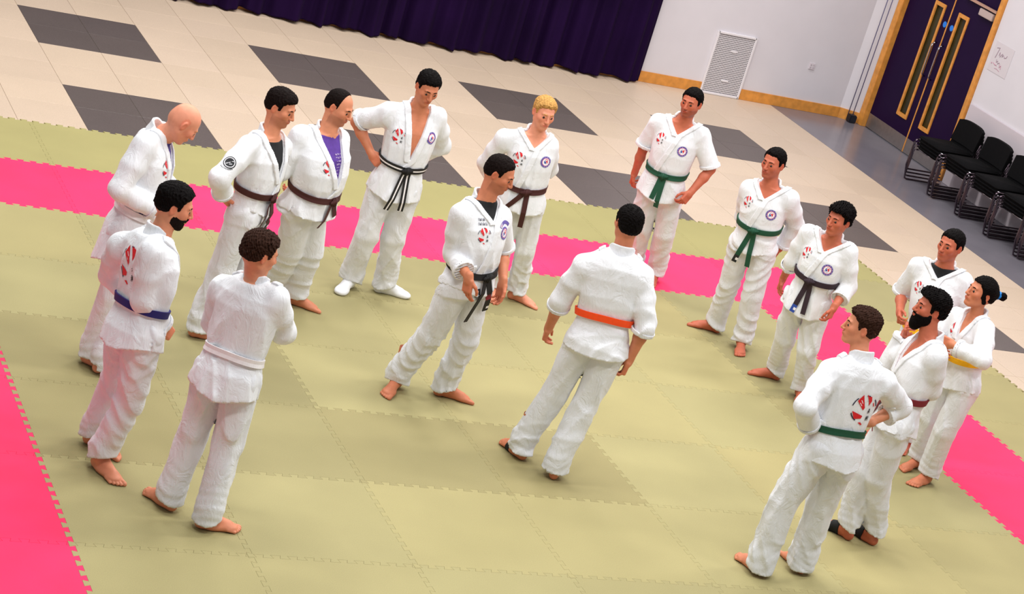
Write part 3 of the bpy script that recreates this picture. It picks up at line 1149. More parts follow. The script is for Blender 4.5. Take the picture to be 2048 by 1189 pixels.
        e = np.stack([e[:, 0] * c + e[:, 1] * sn, -e[:, 0] * sn + e[:, 1] * c, e[:, 2]], 1)
        ear = ell(e, (0, 0, 0), (.0075, .0185, .031))
        ear = smax(ear, -ell(e, (.007, .003, .002), (.006, .010, .017)), .004)
        return smin(d, ear, .006)

    def upper(self, p):
        """head, neck and chest"""
        j = self.J
        s = self.s
        d = self.headsdf(self.hloc(p)) * self.hs
        a, hb = self.neck_axis()
        ng = self.k.get('neckr', 1.0)
        nk = cap(p, a, hb + self.hu * .01, .060 * s * ng, .056 * s * ng)
        d = smin(d, nk, .018)
        for sg in (-1, 1):
            d = smin(d, cap(p, j['neck'] + (hb - j['neck']) * .25, j['neck'] + self.rsh * sg * .09 * s - self.ax * .05, 0.028 * s, .028 * s), .03)
        tor, t, u, v = self.torso(p, skirt=False)
        tor = np.maximum(tor, (t - .96) * self.L)
        # breast bone hollow and collar bones
        tor = tor + .006 * np.exp(-(u / .02) ** 2) * (v > 0)
        d = smin(d, tor, .03)
        return np.maximum(d, (.16 - t) * self.L)

    def core(self, p):
        j = self.J
        s = self.s
        d, t, u, v = self.torso(p, grow=-.014, skirt=False)
        d = np.maximum(np.maximum(d, (t - .9) * self.L), (-.1 - t) * self.L)
        for sd in 'LR':
            a = j[sd + 's'] - self.ax * .03 - self.rsh * (1 if sd == 'R' else -1) * .03
            d = np.minimum(d, cap(p, a, j[sd + 'e'], .036 * s, .034 * s))
            d = np.minimum(d, cap(p, j[sd + 'e'], j[sd + 'w'], .036 * s, .022 * s))
            d = np.minimum(d, cap(p, j[sd + 'h'], j[sd + 'k'], .075 * s, .050 * s))
            d = np.minimum(d, cap(p, j[sd + 'k'], j[sd + 'a'] + np.array([0, 0, .08]), .050 * s, .036 * s))
        return d

    def bounds(self, pts, r):
        P = np.array(pts)
        return P.min(0) - r, P.max(0) + r

    def hair(self, p):
        q = self.hloc(p)
        st = self.k['hair']
        d = self.cran(q)
        z = q[:, 2]
        top = np.clip((z - .0) / .085, 0, 1)
        th = st.get('side', .006) + (st.get('top', .014) - st.get('side', .006)) * top * top * (3 - 2 * top)
        th = th + st.get('quiff', 0) * np.exp(-((q[:, 1] - .06) / .035) ** 2) * top
        nz = st.get('rough', .0025)
        th = th + nz * (np.sin(q[:, 0] * 210 + 3 * np.sin(q[:, 1] * 90)) * np.sin(q[:, 1] * 190 + 2.5 * np.sin(z * 110)) + .6 * np.sin(q @ np.array([330, 250, 290.])))
        fz = st.get('line', .060)
        rec = st.get('recede', .0)
        yl = [-.13, -.06, -.035, -.022, -.020, .012, .014, .030, .034, .052, .072, .13]
        nape = st.get('nape', -.048)
        zl = [nape, nape + .006, -.034, -.018, .014, .014, st.get('burn', -.016), st.get('burn', -.016) + .004, .040 + rec * .3, .062 + rec, fz + .012 + rec * .3, fz + .012]
        g = z - np.interp(q[:, 1], yl, zl)
        g = g + .004 * np.sin(q[:, 0] * 230 + 1.3) * np.sin(q[:, 0] * 97) + .002 * np.sin(z * 260)
        d = d - th * np.clip(g / st.get('fade', .022), .22, 1)
        yb = st.get('front', None)
        d = smax(d, -g * .75, .004)
        if yb is not None:
            d = smax(d, (q[:, 1] - yb) * .9, .006)
        if st.get('pony'):
            d = smin(d, ell(q, (0, -.085, .02), (.05, .05, .055)), .02)
            d = smin(d, cap(q, (-.050, .035, .06), (-.072, -.006, -.045), .018, .016), .012)
            d = smin(d, cap(q, (.050, .035, .06), (.072, -.006, -.045), .018, .016), .012)
            d = smin(d, cap(q, (.05, -.02, .05), (0, -.11, .02), .03, .022), .03)
            d = smin(d, cap(q, (-.05, -.02, .05), (0, -.11, .02), .03, .022), .03)
            bun = np.minimum(ell(q, (.0, -.180, .020), (.030, .034, .031)), cap(q, (0, -.12, .02), (0, -.165, .02), .017, .019))
            bun = bun + .003 * np.sin(q[:, 0] * 300) * np.sin(q[:, 2] * 260)
            d = np.minimum(d, bun)
        return d * self.hs

    def beard(self, p):
        q = self.hloc(p)
        b = self.k['beard']
        qa = np.abs(q[:, :1]) * np.array([1.0, 0, 0]) + q * np.array([0, 1.0, 1.0])
        d = ell(q, (0, .030, -.034), (.058, .062, .078))
        d = smin(d, cap(qa, (.046, .002, -.060), (.012, .066, -.098), .019, .018), .03)
        d = d - b['th'] - .002 * np.sin(q[:, 0] * 260) * np.sin(q[:, 2] * 230) * np.sin(q[:, 1] * 240)
        if b.get('long'):
            d = smin(d, ell(q, (0, .066, -.122), (.040, .038, .040)), .02)
        line = np.interp(q[:, 1], [-.01, .012, .03, .055, .085, .12], [.0, .0, -.036, -.046, -.044, -.046])
        d = smax(d, (q[:, 2] - line) * .8, .004)
        d = smax(d, (.004 - q[:, 1]) * .9, .004)
        d = smax(d, -ell(q, (0, .11, -.058), (.022, .03, .008)), .003)
        must = cap(qa, (0, .101, -.044), (.028, .088, -.054), .007, .006)
        d = np.minimum(d, must)
        return d * self.hs

    # ---- helpers on the jacket surface
    def hit(self, start, dirv, f, dist=.6):
        """march rays (N,3) along dirv until f<0"""
        start = np.atleast_2d(start)
        dirv = np.broadcast_to(dirv, start.shape)
        tt = np.zeros(len(start))
        for _ in range(48):
            dd = f(start + dirv * tt[:, None])
            tt = np.minimum(tt + np.clip(dd * .7, -.02, .03), dist)
        return start + dirv * tt[:, None]

    def normal(self, p, f, e=.004):
        p = np.atleast_2d(p)
        g = np.stack([f(p + np.eye(3)[k] * e) - f(p - np.eye(3)[k] * e) for k in range(3)], 1)
        return g / (np.linalg.norm(g, axis=1)[:, None] + 1e-9)


def quad_grid(pts, n=3, m=3):
    """bilinear subdivision of a quad -> verts (2d), faces"""
    a, b, c, d_ = [np.array(q, float) for q in pts]
    vs, fs = [], []
    for i in range(n + 1):
        for k in range(m + 1):
            x, y = i / n, k / m
            vs.append((a * (1 - x) + b * x) * (1 - y) + (d_ * (1 - x) + c * x) * y)
    for i in range(n):
        for k in range(m):
            q = i * (m + 1) + k
            fs.append((q, q + m + 1, q + m + 2, q + 1))
    return vs, fs


class Decal:
    def __init__(self):
        self.v, self.f, self.m = [], [], []

    def quad(self, pts, mi, n=3, m=3):
        vs, fs = quad_grid(pts, n, m)
        k = len(self.v)
        self.v += vs
        self.f += [tuple(i + k for i in f) for f in fs]
        self.m += [mi] * len(fs)

    def stroke(self, a, b, w, mi):
        a, b = np.array(a, float), np.array(b, float)
        t = nrm(np.append(b - a, 0))[:2]
        nn = np.array([-t[1], t[0]]) * w / 2
        self.quad([a - nn, b - nn, b + nn, a + nn], mi, max(1, int(np.linalg.norm(b - a) / .2)), 1)

    def arc(self, c, r0, r1, a0, a1, mi, n=8):
        for i in range(n):
            x, y = a0 + (a1 - a0) * i / n, a0 + (a1 - a0) * (i + 1) / n
            P = lambda r, a: (c[0] + r * math.cos(a), c[1] + r * math.sin(a))
            self.quad([P(r0, x), P(r1, x), P(r1, y), P(r0, y)], mi, 1, 1)


def fan_logo():
    d_ = Decal()
    ca, sa = math.cos(.293), math.sin(.293)

    def cv(p):
        dx, dy = (p[0] - 395) / 112, (p[1] - 1012) / 112
        return (dx * ca + dy * sa, dx * sa - dy * ca)
    for poly in ([(335, 932), (385, 888), (394, 1000), (380, 1020)], [(414, 892), (456, 920), (462, 962), (432, 992)], [(292, 1012), (376, 1066), (365, 1087), (308, 1085)], [(340, 1118), (362, 1118), (378, 1143), (366, 1145)], [(478, 985), (488, 985), (492, 1018), (484, 1020)]):
        d_.quad([cv(p) for p in poly], 0, 4, 4)
    for a, b in ((205, 245), (135, 172), (85, 98), (12, 45)):
        d_.arc((0, 0), .97, 1.05, math.radians(a), math.radians(b), 1, 8)
    for a, b in (((355, 950), (372, 985)), ((366, 930), (380, 965))):
        d_.stroke(cv(a), cv(b), .05, 2)
    J1 = [((-.3, .9), (.35, .9)), ((.35, .9), (.05, .65)), ((-.5, .55), (.5, .55)), ((.05, .75), (.05, .35)), ((-.8, .1), (.8, .1)), ((0, .35), (0, -.9)), ((0, .05), (-.7, -.65)), ((0, .05), (.7, -.65))]
    J2 = [((-.5, .85), (-.85, .5)), ((-.45, .45), (-.9, .05)), ((-.66, .2), (-.66, -.9)), ((-.4, .4), (.25, .4)), ((-.07, .85), (-.07, -.85)), ((-.1, .35), (-.4, -.4)), ((0, .35), (.3, -.4)), ((.12, .8), (.24, .6)), ((.4, .7), (.85, .7)), ((.35, .25), (.95, .25)), ((.66, .25), (.66, -.85)), ((.66, -.85), (.5, -.7))]
    for c, S in (((442, 1048), J1), ((428, 1106), J2)):
        cx, cy = cv(c)
        for a, b in S:
            d_.stroke((cx + a[0] * .17, cy + a[1] * .2), (cx + b[0] * .17, cy + b[1] * .2), .042, 3)
    return d_, [M_RED, M_NAVY, M_BWHITE, M_BBLACK]


def round_badge():
    d_ = Decal()
    for r0, r1, mi in ((.72, 1.0, 0), (.66, .72, 1), (.36, .66, 2)):
        d_.arc((0, 0), r0, r1, 0, 2 * math.pi, mi, 24)
    for i in range(24):
        a = 2 * math.pi * i / 24
        d_.stroke((.80 * math.cos(a), .80 * math.sin(a)), (.90 * math.cos(a), .90 * math.sin(a)), .06, 2) if i % 2 else None
    for k in range(4):
        r0, r1 = .36 * k / 4 + .001, .36 * (k + 1) / 4
        for i in range(16):
            a0, a1 = 2 * math.pi * i / 16, 2 * math.pi * (i + 1) / 16
            am = (a0 + a1) / 2 + 4.5 * r1
            sn = math.sin(am)
            mi = 1 if sn > .25 else (3 if sn < -.25 else 2)
            d_.arc((0, 0), r0, r1, a0, a1, mi, 1)
    for a0 in (0.4, 3.5):
        d_.arc((0, 0), .44, .54, a0, a0 + 1.6, 1 if a0 < 2 else 3, 6)
    return d_, [M_PURP, M_RED, M_BWHITE, M_BBLUE]


def disc_patch():
    d_ = Decal()
    for r0, r1, mi in ((.86, 1.0, 0), (.74, .86, 1), (.02, .74, 0)):
        d_.arc((0, 0), r0, r1, 0, 2 * math.pi, mi, 24)
    for a, b, w in (((-.55, -.35), (-.1, -.12), .12), ((-.1, -.12), (.2, .25), .14), ((.2, .25), (.6, .3), .10), ((.0, -.3), (.45, -.15), .10)):
        d_.stroke(a, b, w, 1)
    for i in range(9):
        a = math.radians(225 + i * 11)
        d_.stroke((1.12 * math.cos(a) - .25, 1.12 * math.sin(a)), (1.34 * math.cos(a + .08) - .25, 1.34 * math.sin(a + .08)), .1, 0)
    return d_, [M_BBLACK, M_BWHITE]


def name_text():
    d_ = Decal()
    rr = random.Random(4)
    # two short lines of small dark embroidered lettering
    for row, n in ((.5, 6), (-.4, 8)):
        x = -1.0
        for k in range(n):
            d_.stroke((x, row - .28), (x, row + .28), .07, 0)
            if k % 2 == 0:
                d_.stroke((x, row + .25), (x + .16, row + .25), .08, 0)
            if k % 3:
                d_.stroke((x, row - .05), (x + .16, row - .05), .08, 0)
            if k % 3 == 1:
                d_.stroke((x + .16, row - .28), (x + .16, row + .1), .07, 0)
            x += .26
    return d_, [M_NAVY]


def arch_patch():
    d_ = Decal()
    d_.arc((0, -1.0), 1.25, 1.75, math.radians(35), math.radians(145), 0, 16)
    d_.arc((0, -1.0), 1.32, 1.68, math.radians(38), math.radians(142), 1, 16)
    for i in range(12):
        a = math.radians(44 + i * 8.2)
        d_.stroke((1.38 * math.cos(a), 1.38 * math.sin(a) - 1), (1.62 * math.cos(a), 1.62 * math.sin(a) - 1), .07, 2 if i % 3 else 0)
    return d_, [M_PURP, M_BWHITE, M_RED]


def brand_tab():
    d_ = Decal()
    d_.quad([(-.5, -1), (.5, -1), (.5, 1), (-.5, 1)], 0, 2, 3)
    for k in range(4):
        y = -.6 + k * .36
        d_.stroke((-.22, y), (.22, y), .10, 1)
    return d_, [M_BBLACK, M_BWHITE]


def lapel_text():
    d_ = Decal()
    for k in range(9):
        y = 1 - k * .25
        d_.stroke((-.09, y - .08), (.09, y - .08), .05, 0)
        d_.stroke((-.09, y + .05), (.09, y + .05), .05, 0)
        d_.stroke((-.08 if k % 2 else .08, y + .05), (-.08 if k % 2 else .08, y - .08), .05, 0)
    d_.quad([(-.13, -1.42), (.13, -1.42), (.13, -1.18), (-.13, -1.18)], 0, 2, 2)
    return d_, [M_BBLACK]


def shirt_print():
    d_ = Decal()
    rr = random.Random(9)
    for k in range(9):
        y = .9 - k * .22
        x = -.5
        while x < .5:
            w = rr.uniform(.08, .3)
            d_.stroke((x, y + rr.uniform(-.04, .04)), (x + w, y + rr.uniform(-.04, .04)), rr.uniform(.04, .12), 0)
            x += w + rr.uniform(.03, .12)
    return d_, [mat('print_lilac', srgb(150, 130, 176), .8)]


DECALS = {'vtext': (lapel_text, 'lapel_lettering', 'black lettering down the lapel'), 'print': (shirt_print, 'shirt_print', 'pale lilac print on the T-shirt'), 'fan': (fan_logo, 'fan_emblem', 'red fan emblem with small black characters'), 'badge': (round_badge, 'round_badge', 'round purple-rimmed badge with a red and blue swirl'),
          'patch': (disc_patch, 'sleeve_patch', 'black round sleeve patch with white swoosh'), 'name': (name_text, 'embroidered_name', 'small dark embroidered lettering'), 'arch': (arch_patch, 'arched_patch', 'arched white patch with purple rim'), 'tab': (brand_tab, 'brand_tab', 'small black woven tab')}


def put_decal(P, kind, start, normal_hint, up_hint, size, parent, f=None, offset=.003):
    f = f or P.jacket
    c = P.hit(np.array(start), -np.array(normal_hint), f)[0]
    n = P.normal(c, f, .02)[0]
    Y = nrm(up_hint - n * (np.asarray(up_hint) @ n))
    X = np.cross(Y, n)
    fn, name, label = DECALS[kind]
    dc, mats = fn()
    V2 = np.array(dc.v) * size
    st = c + X * V2[:, :1] + Y * V2[:, 1:2] + n * .05
    V = P.hit(st, -n, f, .12) + n * offset
    me = bpy.data.meshes.new(name)
    me.from_pydata((V - P.base).tolist(), [], dc.f)
    for m in mats:
        me.materials.append(m)
    me.polygons.foreach_set('material_index', dc.m)
    me.update()
    o = new_obj(name, me, parent)
    o['label'] = label
    return o


def ribbon(rows, closed):
    """rows: list of (n,3) point rows forming a closed cross-section -> V, quads, row index per quad"""
    R = np.array(rows)
    k, n = R.shape[:2]
    V = R.reshape(-1, 3)
    Q, ri = [], []
    for a in range(k):
        b = (a + 1) % k
        for i in range(n if closed else n - 1):
            j = (i + 1) % n
            Q.append((a * n + i, a * n + j, b * n + j, b * n + i))
            ri.append(a)
    return V, np.array(Q), np.array(ri)


def simple_mesh(name, V, Q, mi, mats, base, smooth=True, caps=None):
    me = bpy.data.meshes.new(name)
    fs = [tuple(int(x) for x in q) for q in Q] + (caps or [])
    me.from_pydata((np.asarray(V) - base).tolist(), [], fs)
    for m in mats:
        me.materials.append(m)
    ml = list(mi) + [0] * len(caps or [])
    me.polygons.foreach_set('material_index', [int(x) for x in ml])
    me.polygons.foreach_set('use_smooth', [smooth] * len(fs))
    me.update()
    return me


def build_belt(P, root):
    k = P.k
    bc = k['belt']
    stripe = bc == 'striped'
    mats = [beltmat('black'), beltmat('white')] if stripe else [beltmat(bc)]
    tb = k.get('beltt', .17)
    tilt = k.get('belttilt', .045)
    n = 80
    ph = np.linspace(0, 2 * np.pi, n, endpoint=False)
    f = lambda p: np.minimum(P.torso(p)[0], P.torso(p)[0])
    fr = [0, .37, .63, 1.0] if stripe else [0, .5, 1.0]
    hgt = .043 * P.s
    outer, inner = [], []
    for x in fr:
        pts, dirs = [], []
        for a in ph:
            t = tb - tilt * math.sin(a) + (x - .5) * hgt / P.L
            c = P.at(t, 0, .012)
            e = P.at(t, math.cos(a), .012 + math.sin(a)) - c
            pts.append(c + nrm(e) * .5)
            dirs.append(nrm(e))
        pts, dirs = np.array(pts), np.array(dirs)
        h = P.hit(pts, -dirs, f)
        # bridge hollows: keep the radius smooth round the waist
        rad = ((h - (pts - dirs * .5)) * dirs).sum(1)
        rad = (np.roll(rad, 1) + rad + np.roll(rad, -1)) / 3
        cen = pts - dirs * .5
        outer.append(cen + dirs * (rad + .0125)[:, None])
        inner.append(cen + dirs * (rad + .001)[:, None])
    rows = outer + inner[::-1]
    V, Q, ri = ribbon(rows, True)
    mi = np.where(ri == 1, 1, 0) if stripe else np.zeros(len(ri), int)
    bo = new_obj('belt', simple_mesh('belt', V, Q, mi, mats, P.base, False), root)
    kn = k.get('knot', 1)
    if kn:
        ku = k.get('knotu', 0.0)
        t = tb - tilt
        f2 = lambda p: P.torso(p)[0]
        st = P.at(t, ku, .6)
        c = P.hit(st, -P.fp, f2, .8)[0] + P.fp * .020
        mb = MB()
        mb.box(-.032, .032, -.013, .015, -.026, .026, 0, bev=.010)
        mb.box(-.045, .045, -.010, .010, -.016, .016, 0, bev=.008)
        mb.box(-.014, .014, -.004, .020, -.030, .030, 0, bev=.006)
        V = np.array(mb.v)
        V = c + V[:, :1] * P.rh + V[:, 1:2] * P.fp + V[:, 2:3] * np.array([0, 0, 1.0]) + np.array([0, 0, 1.0]) * (V[:, :1] * -.18)
        me = bpy.data.meshes.new('belt_knot')
        me.from_pydata((V - P.base).tolist(), [], mb.f)
        me.materials.append(mats[0])
        me.polygons.foreach_set('use_smooth', [True] * len(mb.f))
        new_obj('belt_knot', me, bo)
        f3 = lambda p: np.minimum(np.where(P.torso(p)[1] > k.get('hem', -.4), P.torso(p)[0], 1), P.trousers(p))
        for sg, ln, sp, lab in k.get('tails', ((-1, .27, .25, None), (1, .25, .3, None))):
            m = 14
            pts, vv = [], None
            down = np.array([0, 0, -1.0])
            for i in range(m):
                s = ln * i / (m - 1)
                q = c + P.rh * (sg * .012 + sg * s * sp) + down * (s * math.sqrt(max(.05, 1 - sp * sp)) + .008)
                h = P.hit(q + P.fp * .35, -P.fp, f3, .8)[0]
                v = (h - q) @ P.fp + .012
                if vv is None:
                    vv = max(v, .0)
                else:
                    vv = max(v, vv - .006)
                pts.append(q + P.fp * vv)
            pts = np.array(pts)
            tg = np.gradient(pts, axis=0)
            tg /= np.linalg.norm(tg, axis=1)[:, None]
            w = nrm(P.rh + P.fp * .15 * sg)
            wv = np.cross(np.cross(tg, w), tg)
            wv /= np.linalg.norm(wv, axis=1)[:, None]
            nn = np.cross(wv, tg)
            nn *= np.sign(nn @ P.fp)[:, None]
            hw = .0205 * P.s
            if stripe:
                ws = (-hw, -hw * .26, hw * .26, hw)
            else:
                ws = (-hw, 0, hw)
            rows = [pts + wv * x + nn * .003 for x in ws] + [pts + wv * x - nn * .002 for x in reversed(ws)]
            V, Q, ri = ribbon(rows, False)
            mi = np.where(ri == 1, 1, 0) if stripe else np.zeros(len(ri), int)
            ml = list(mats)
            if lab:
                seg = np.arange(len(Q)) % (m - 1)
                lm = {'white': [M_BBLUE, M_BWHITE], 'black': [M_BBLACK, M_BWHITE], 'dan': [beltmat('red'), M_BWHITE]}[lab]
                b0 = len(ml)
                ml += lm
                face_front = ri < len(ws) - 1
                mi = np.where((seg >= m - 4) if lab != 'dan' else (seg == m - 7) | (seg == m - 8), b0, mi)
                mi = np.where((seg == m - 3) & face_front & (ri == 0), b0 + 1, mi)
            K = len(rows)
            caps = [tuple(a * m for a in range(K))[::-1], tuple(a * m + m - 1 for a in range(K))]
            new_obj('belt_tail', simple_mesh('belt_tail', V, Q, mi, ml, P.base, False, caps), bo)
    return bo


def plan(P):
    """every surface of one person: name -> (sdf, lo, hi, voxel)"""
    k, j, s = P.k, P.J, P.s
    S = {}
    S['upper'] = (P.upper, *P.bounds([j['head'], j['neck'], P.at(.2, 0, 0)], .20 * s), .0049)
    S['core'] = (P.core, *P.bounds([j[x] for x in ('pel', 'neck', 'Ls', 'Rs', 'Le', 'Re', 'Lw', 'Rw', 'Lk', 'Rk', 'La', 'Ra')], .16), .026)
    for sd in 'LR':
        e, w = j[sd + 'e'], j[sd + 'w']
        y = P.hand_frame(sd)[2]
        bare = k['sl'][0 if sd == 'L' else 1] < .1
        cut = -9.0 if bare else .22
        S['hand' + sd] = (lambda p, sd=sd, e=e, w=w, cut=cut: np.maximum(smin(P.hand(p, sd), P.forearm(p, sd), .012), -(p - (e + (w - e) * cut)) @ nrm(w - e)),
                          *P.bounds([(j[sd + 's'] + e) / 2 if bare else e + (w - e) * .15, e + (w - e) * .1, w, w + y * .12 * s], .07 * s), .0038)
        a, f_, r_ = P.foot_frame(sd)
        lo, hi = P.bounds([np.array([a[0], a[1], -.01]), np.array([a[0], a[1], .2]), np.array([a[0], a[1], 0]) + f_ * .16 * s], .085 * s)
        lo[2], hi[2] = -.012, .27
        S['foot' + sd] = (lambda p, sd=sd, tz=not k.get('socks'): P.foot(p, sd, 0, tz), lo, hi, .0042)
        lo, hi = P.bounds([np.array([a[0], a[1], .05]), np.array([a[0], a[1], 0]) + f_ * .16 * s], .10 * s)
        lo[2], hi[2] = -.012, .22
        if k.get('socks'):
            S['sock' + sd] = (lambda p, sd=sd: np.maximum(P.foot(p, sd, .0055, False), p[:, 2] - .17), lo, hi, .005)
        an = k.get('ankle', {}).get(sd)
        if an:
            def fa(p, sd=sd, a=a, f_=f_, an=an):
                y = (p - a) @ f_ / s
                d = P.foot(p, sd, .0045, False)
                if an == 'band':
                    return np.maximum(d, np.abs(y - .075) - .021)
                z = p[:, 2]
                low = np.maximum(np.abs(y - .065) - .038, z - .16)
                hi_ = np.maximum(np.abs(z - .135) - .05, y - .06)
                return np.maximum(d, np.minimum(low, hi_))
            S['ankle' + sd] = (fa, lo, hi, .005)
        # stitched cuff band
        c, dr = P.sleeve_chain(sd)[2:4]

        def fz(p, c=c, dr=dr):
            ax = (p - c) @ dr
            d = np.maximum(np.abs(P.jacket_full(p)[0] - .0025) - .0045, np.maximum(ax - .001, -ax - .028))
            return np.maximum(d, np.linalg.norm(p - c, axis=1) - .105)
        S['cuff' + sd] = (fz, *P.bounds([c], .11), .0062)
    if k.get('hair'):
        S['hair'] = (P.hair, *P.bounds([j['head']] + ([j['head'] - P.hf * .13] if k['hair'].get('pony') else []), .15), .0046)
    if k.get('beard'):
        S['beard'] = (P.beard, *P.bounds([j['head'] + P.hf * .03 - P.hu * .06], .12), .0044)
    if k.get('shirt'):
        tn = k['shirt'][1]

        def fsh(p):
            d, t, u, v = P.torso(p, grow=.006, skirt=False)
            d = smin(d, np.minimum(cap(p, j['neck'] - P.ax * .03, j['Ls'] - P.ax * .02, .05 * s, .05 * s), cap(p, j['neck'] - P.ax * .03, j['Rs'] - P.ax * .02, .05 * s, .05 * s)), .03)
            a, hb = P.neck_axis()
            d = smin(d, cap(p, a, a + (hb - a) * .3, .066 * s, .064 * s), .02)
            q_ = p - j['neck']
            lim = (t - tn) * P.L + .25 * np.clip(-(q_ @ P.fc), 0, .1)
            d = np.maximum(d, lim)
            return np.maximum(d, (.05 - t) * P.L)
        S['shirt'] = (fsh, *P.bounds([P.at(0, 0, 0), j['neck'], j['Ls'], j['Rs']], .17 * s), .009)
    ht = k.get('hem', -.4)
    lo, hi = P.bounds([P.at(ht - .05, 0, 0), j['neck'], j['Ls'], j['Rs'], j['Le'], j['Re'], j['Lw'], j['Rw']], .12 * s)
    l2, h2 = P.bounds([P.at(ht - .05, 0, 0), P.at(.3, 0, 0)], .27 * max(1, P.W[0] * (1 + (P.W[2] - 1) * .45)) * s)
    S['jacket'] = (P.jacket, np.minimum(lo, l2), np.maximum(hi, h2), .0094)
    S['collar'] = (P.collar, *P.bounds([P.at(.1, 0, 0), j['neck'] + P.ax * .03], .26 * max(1, P.W[0], P.W[1] * P.W[2]) * s), .0062)
    lo, hi = P.bounds([P.at(.2, 0, 0), j['Lk'], j['Rk'], j['La'], j['Ra']], .20 * s * max(1, P.W[0]))
    lo[2] = .0
    S['trousers'] = (P.trousers, lo, hi, .0102)
    return S


from concurrent.futures import ThreadPoolExecutor
POOL = ThreadPoolExecutor(4)


def build_person(J, label, **k):
    """generator: the first step queues the surfaces, the second links the objects"""
    P = Person(J, **k)
    s = P.s
    j = P.J
    FUT = {n: POOL.submit(surface, *a) for n, a in plan(P).items()}
    yield
    root = empty('person', P.base)
    tag(root, label, 'person', 'people in white martial arts suits')
    sm = skin(k.get('skin', 0))

    def part(name, key, mats, parent):
        V, Q = FUT[key].result()
        return new_obj(name, mesh_np(name, [(V, Q, 0)], mats, P.base), parent) if len(Q) else None
    # body
    parts, tints = [], []
    V, Q = FUT['upper'].result()
    parts.append((V, Q, 0))
    q = P.hloc(V)
    T = np.ones((len(V), 3))

    def blend(m, c):
        nonlocal T
        m = np.clip(m, 0, 1)[:, None]
        T = T * (1 - m) + T * np.array(c) * m
    lip = np.exp(-((q[:, 0] / .022) ** 4 + ((q[:, 2] + .0585) / .0095) ** 4)) * (q[:, 1] > .075)
    blend(lip, (.86, .55, .55))
    cheek = np.exp(-(((np.abs(q[:, 0]) - .045) / .03) ** 2 + ((q[:, 2] + .02) / .03) ** 2)) * (q[:, 1] > .02)
    blend(cheek * k.get('flush', .5), (1.0, .78, .76))
    blend(((np.abs(q[:, 0]) > .074) & (np.abs(q[:, 2]) < .045)) * .6, (1.0, .66, .62))
    st = k.get('stubble', 0)
    if st:
        zone = np.clip((-.036 - q[:, 2]) / .012, 0, 1) * (q[:, 1] > -.005) * np.clip((q[:, 2] + .125) / .02, 0, 1)
        zone = np.maximum(zone, np.exp(-((q[:, 0] / .03) ** 4 + ((q[:, 2] + .044) / .007) ** 4)) * (q[:, 1] > .07))
        zone *= 1 - lip
        blend(zone * st, (.55, .50, .50))
    if k.get('scalp'):
        zone = (P.cran(q) < .02) * np.clip((q[:, 2] - .01) / .02, 0, 1) * np.clip((.075 - q[:, 1]) / .03, 0, 1)
        blend(zone * k['scalp'], (.72, .66, .66))
    tints.append(T)
    for key in ('handL', 'handR', 'footL', 'footR', 'core'):
        V, Q = FUT[key].result()
        parts.append((V, Q, 0))
        t_ = np.ones((len(V), 3))
        if key[:4] == 'hand':
            w, _, y = P.hand_frame(key[4])[:3]
            t_[:, 1:] *= (1 - .14 * np.clip(((V - w) @ y) / .05, 0, 1))[:, None]
        elif key[:4] == 'foot':
            t_[:, 1:] *= .93
        tints.append(t_)
    body = new_obj('body', mesh_np('body', parts, [sm], P.base, np.concatenate(tints)), root)
    # eyes and brows
    for sg in (-1, 1):
        mb = MB()
        N, Mm = 10, 8
        vs, fs, ms = [], [], []
        c = j['head'] + P.hs * (P.hr * .0315 * sg + P.hf * .0792 + P.hu * .0035)
        for i in range(Mm + 1):
            al = math.pi * i / Mm
            for kk in range(N):
                be = 2 * math.pi * kk / N
                v = P.hf * math.cos(al) + (P.hr * math.cos(be) + P.hu * math.sin(be)) * math.sin(al)
                vs.append(c + v * .0116 * P.hs - P.base)
        for i in range(Mm):
            for kk in range(N):
                k2 = (kk + 1) % N
                fs.append((i * N + kk, (i + 1) * N + kk, (i + 1) * N + k2, i * N + k2))
                ms.append(1 if i < 3 else 0)
        me = bpy.data.meshes.new('eye')
        me.from_pydata([tuple(v) for v in vs], [], fs)
        me.materials.append(mat('eye_white', srgb(214, 196, 188), 0.3))
        me.materials.append(mat('eye_iris', srgb(38, 22, 16), 0.2))
        me.polygons.foreach_set('material_index', ms)
        me.polygons.foreach_set('use_smooth', [True] * len(fs))
        new_obj('eye', me, body)
        pts = []
        hd = lambda p: P.headsdf(P.hloc(p)) * P.hs
        for x, z in ((.013, .0270), (.023, .0295), (.035, .0295), (.048, .0240)):
            st_ = j['head'] + P.hs * (P.hr * x * sg + P.hf * .16 + P.hu * z)
            pts.append(P.hit(st_, -P.hf, hd)[0] - P.base)
        MB().tube(pts, [.0030, .0038, .0036, .0020], 6).build('eyebrow', hairmat(k.get('brow', 'dark')), body, True)
    # hair and beard
    if k.get('hair'):
        ho = part('hair', 'hair', [hairmat(k['hair']['col'])], root)
        if k['hair'].get('pony'):
            pts = [j['head'] + P.hs * (-P.hf * .143 + P.hu * .020 + (P.hr * math.cos(a) + P.hu * math.sin(a)) * .021) - P.base for a in np.linspace(0, 2 * math.pi, 16, endpoint=False)]
            MB().tube(pts, .0115, 8, closed=True).build('hair_tie', mat('blue_hair_tie', srgb(12, 130, 220), 0.7), ho, True)['label'] = 'bright blue hair tie'
    if k.get('beard'):
        part('beard', 'beard', [hairmat(k['beard'].get('col', 'black'))], root)
    if k.get('shirt'):
        sc = k['shirt'][0]
        col = {'black': srgb(12, 12, 16), 'purple': srgb(86, 52, 142), 'red': srgb(180, 20, 40), 'violet': srgb(70, 54, 130)}[sc]
        shirt_o = part('undershirt', 'shirt', [mat('shirt_' + sc, col, 0.85, noise=.12, nscale=30)], root)
    jk = part('jacket', 'jacket', [M_GI], root)
    part('collar', 'collar', [M_GI], jk)
    for sd in 'LR':
        part('cuff', 'cuff' + sd, [M_GI], jk)
    part('trousers', 'trousers', [M_GI2], root)
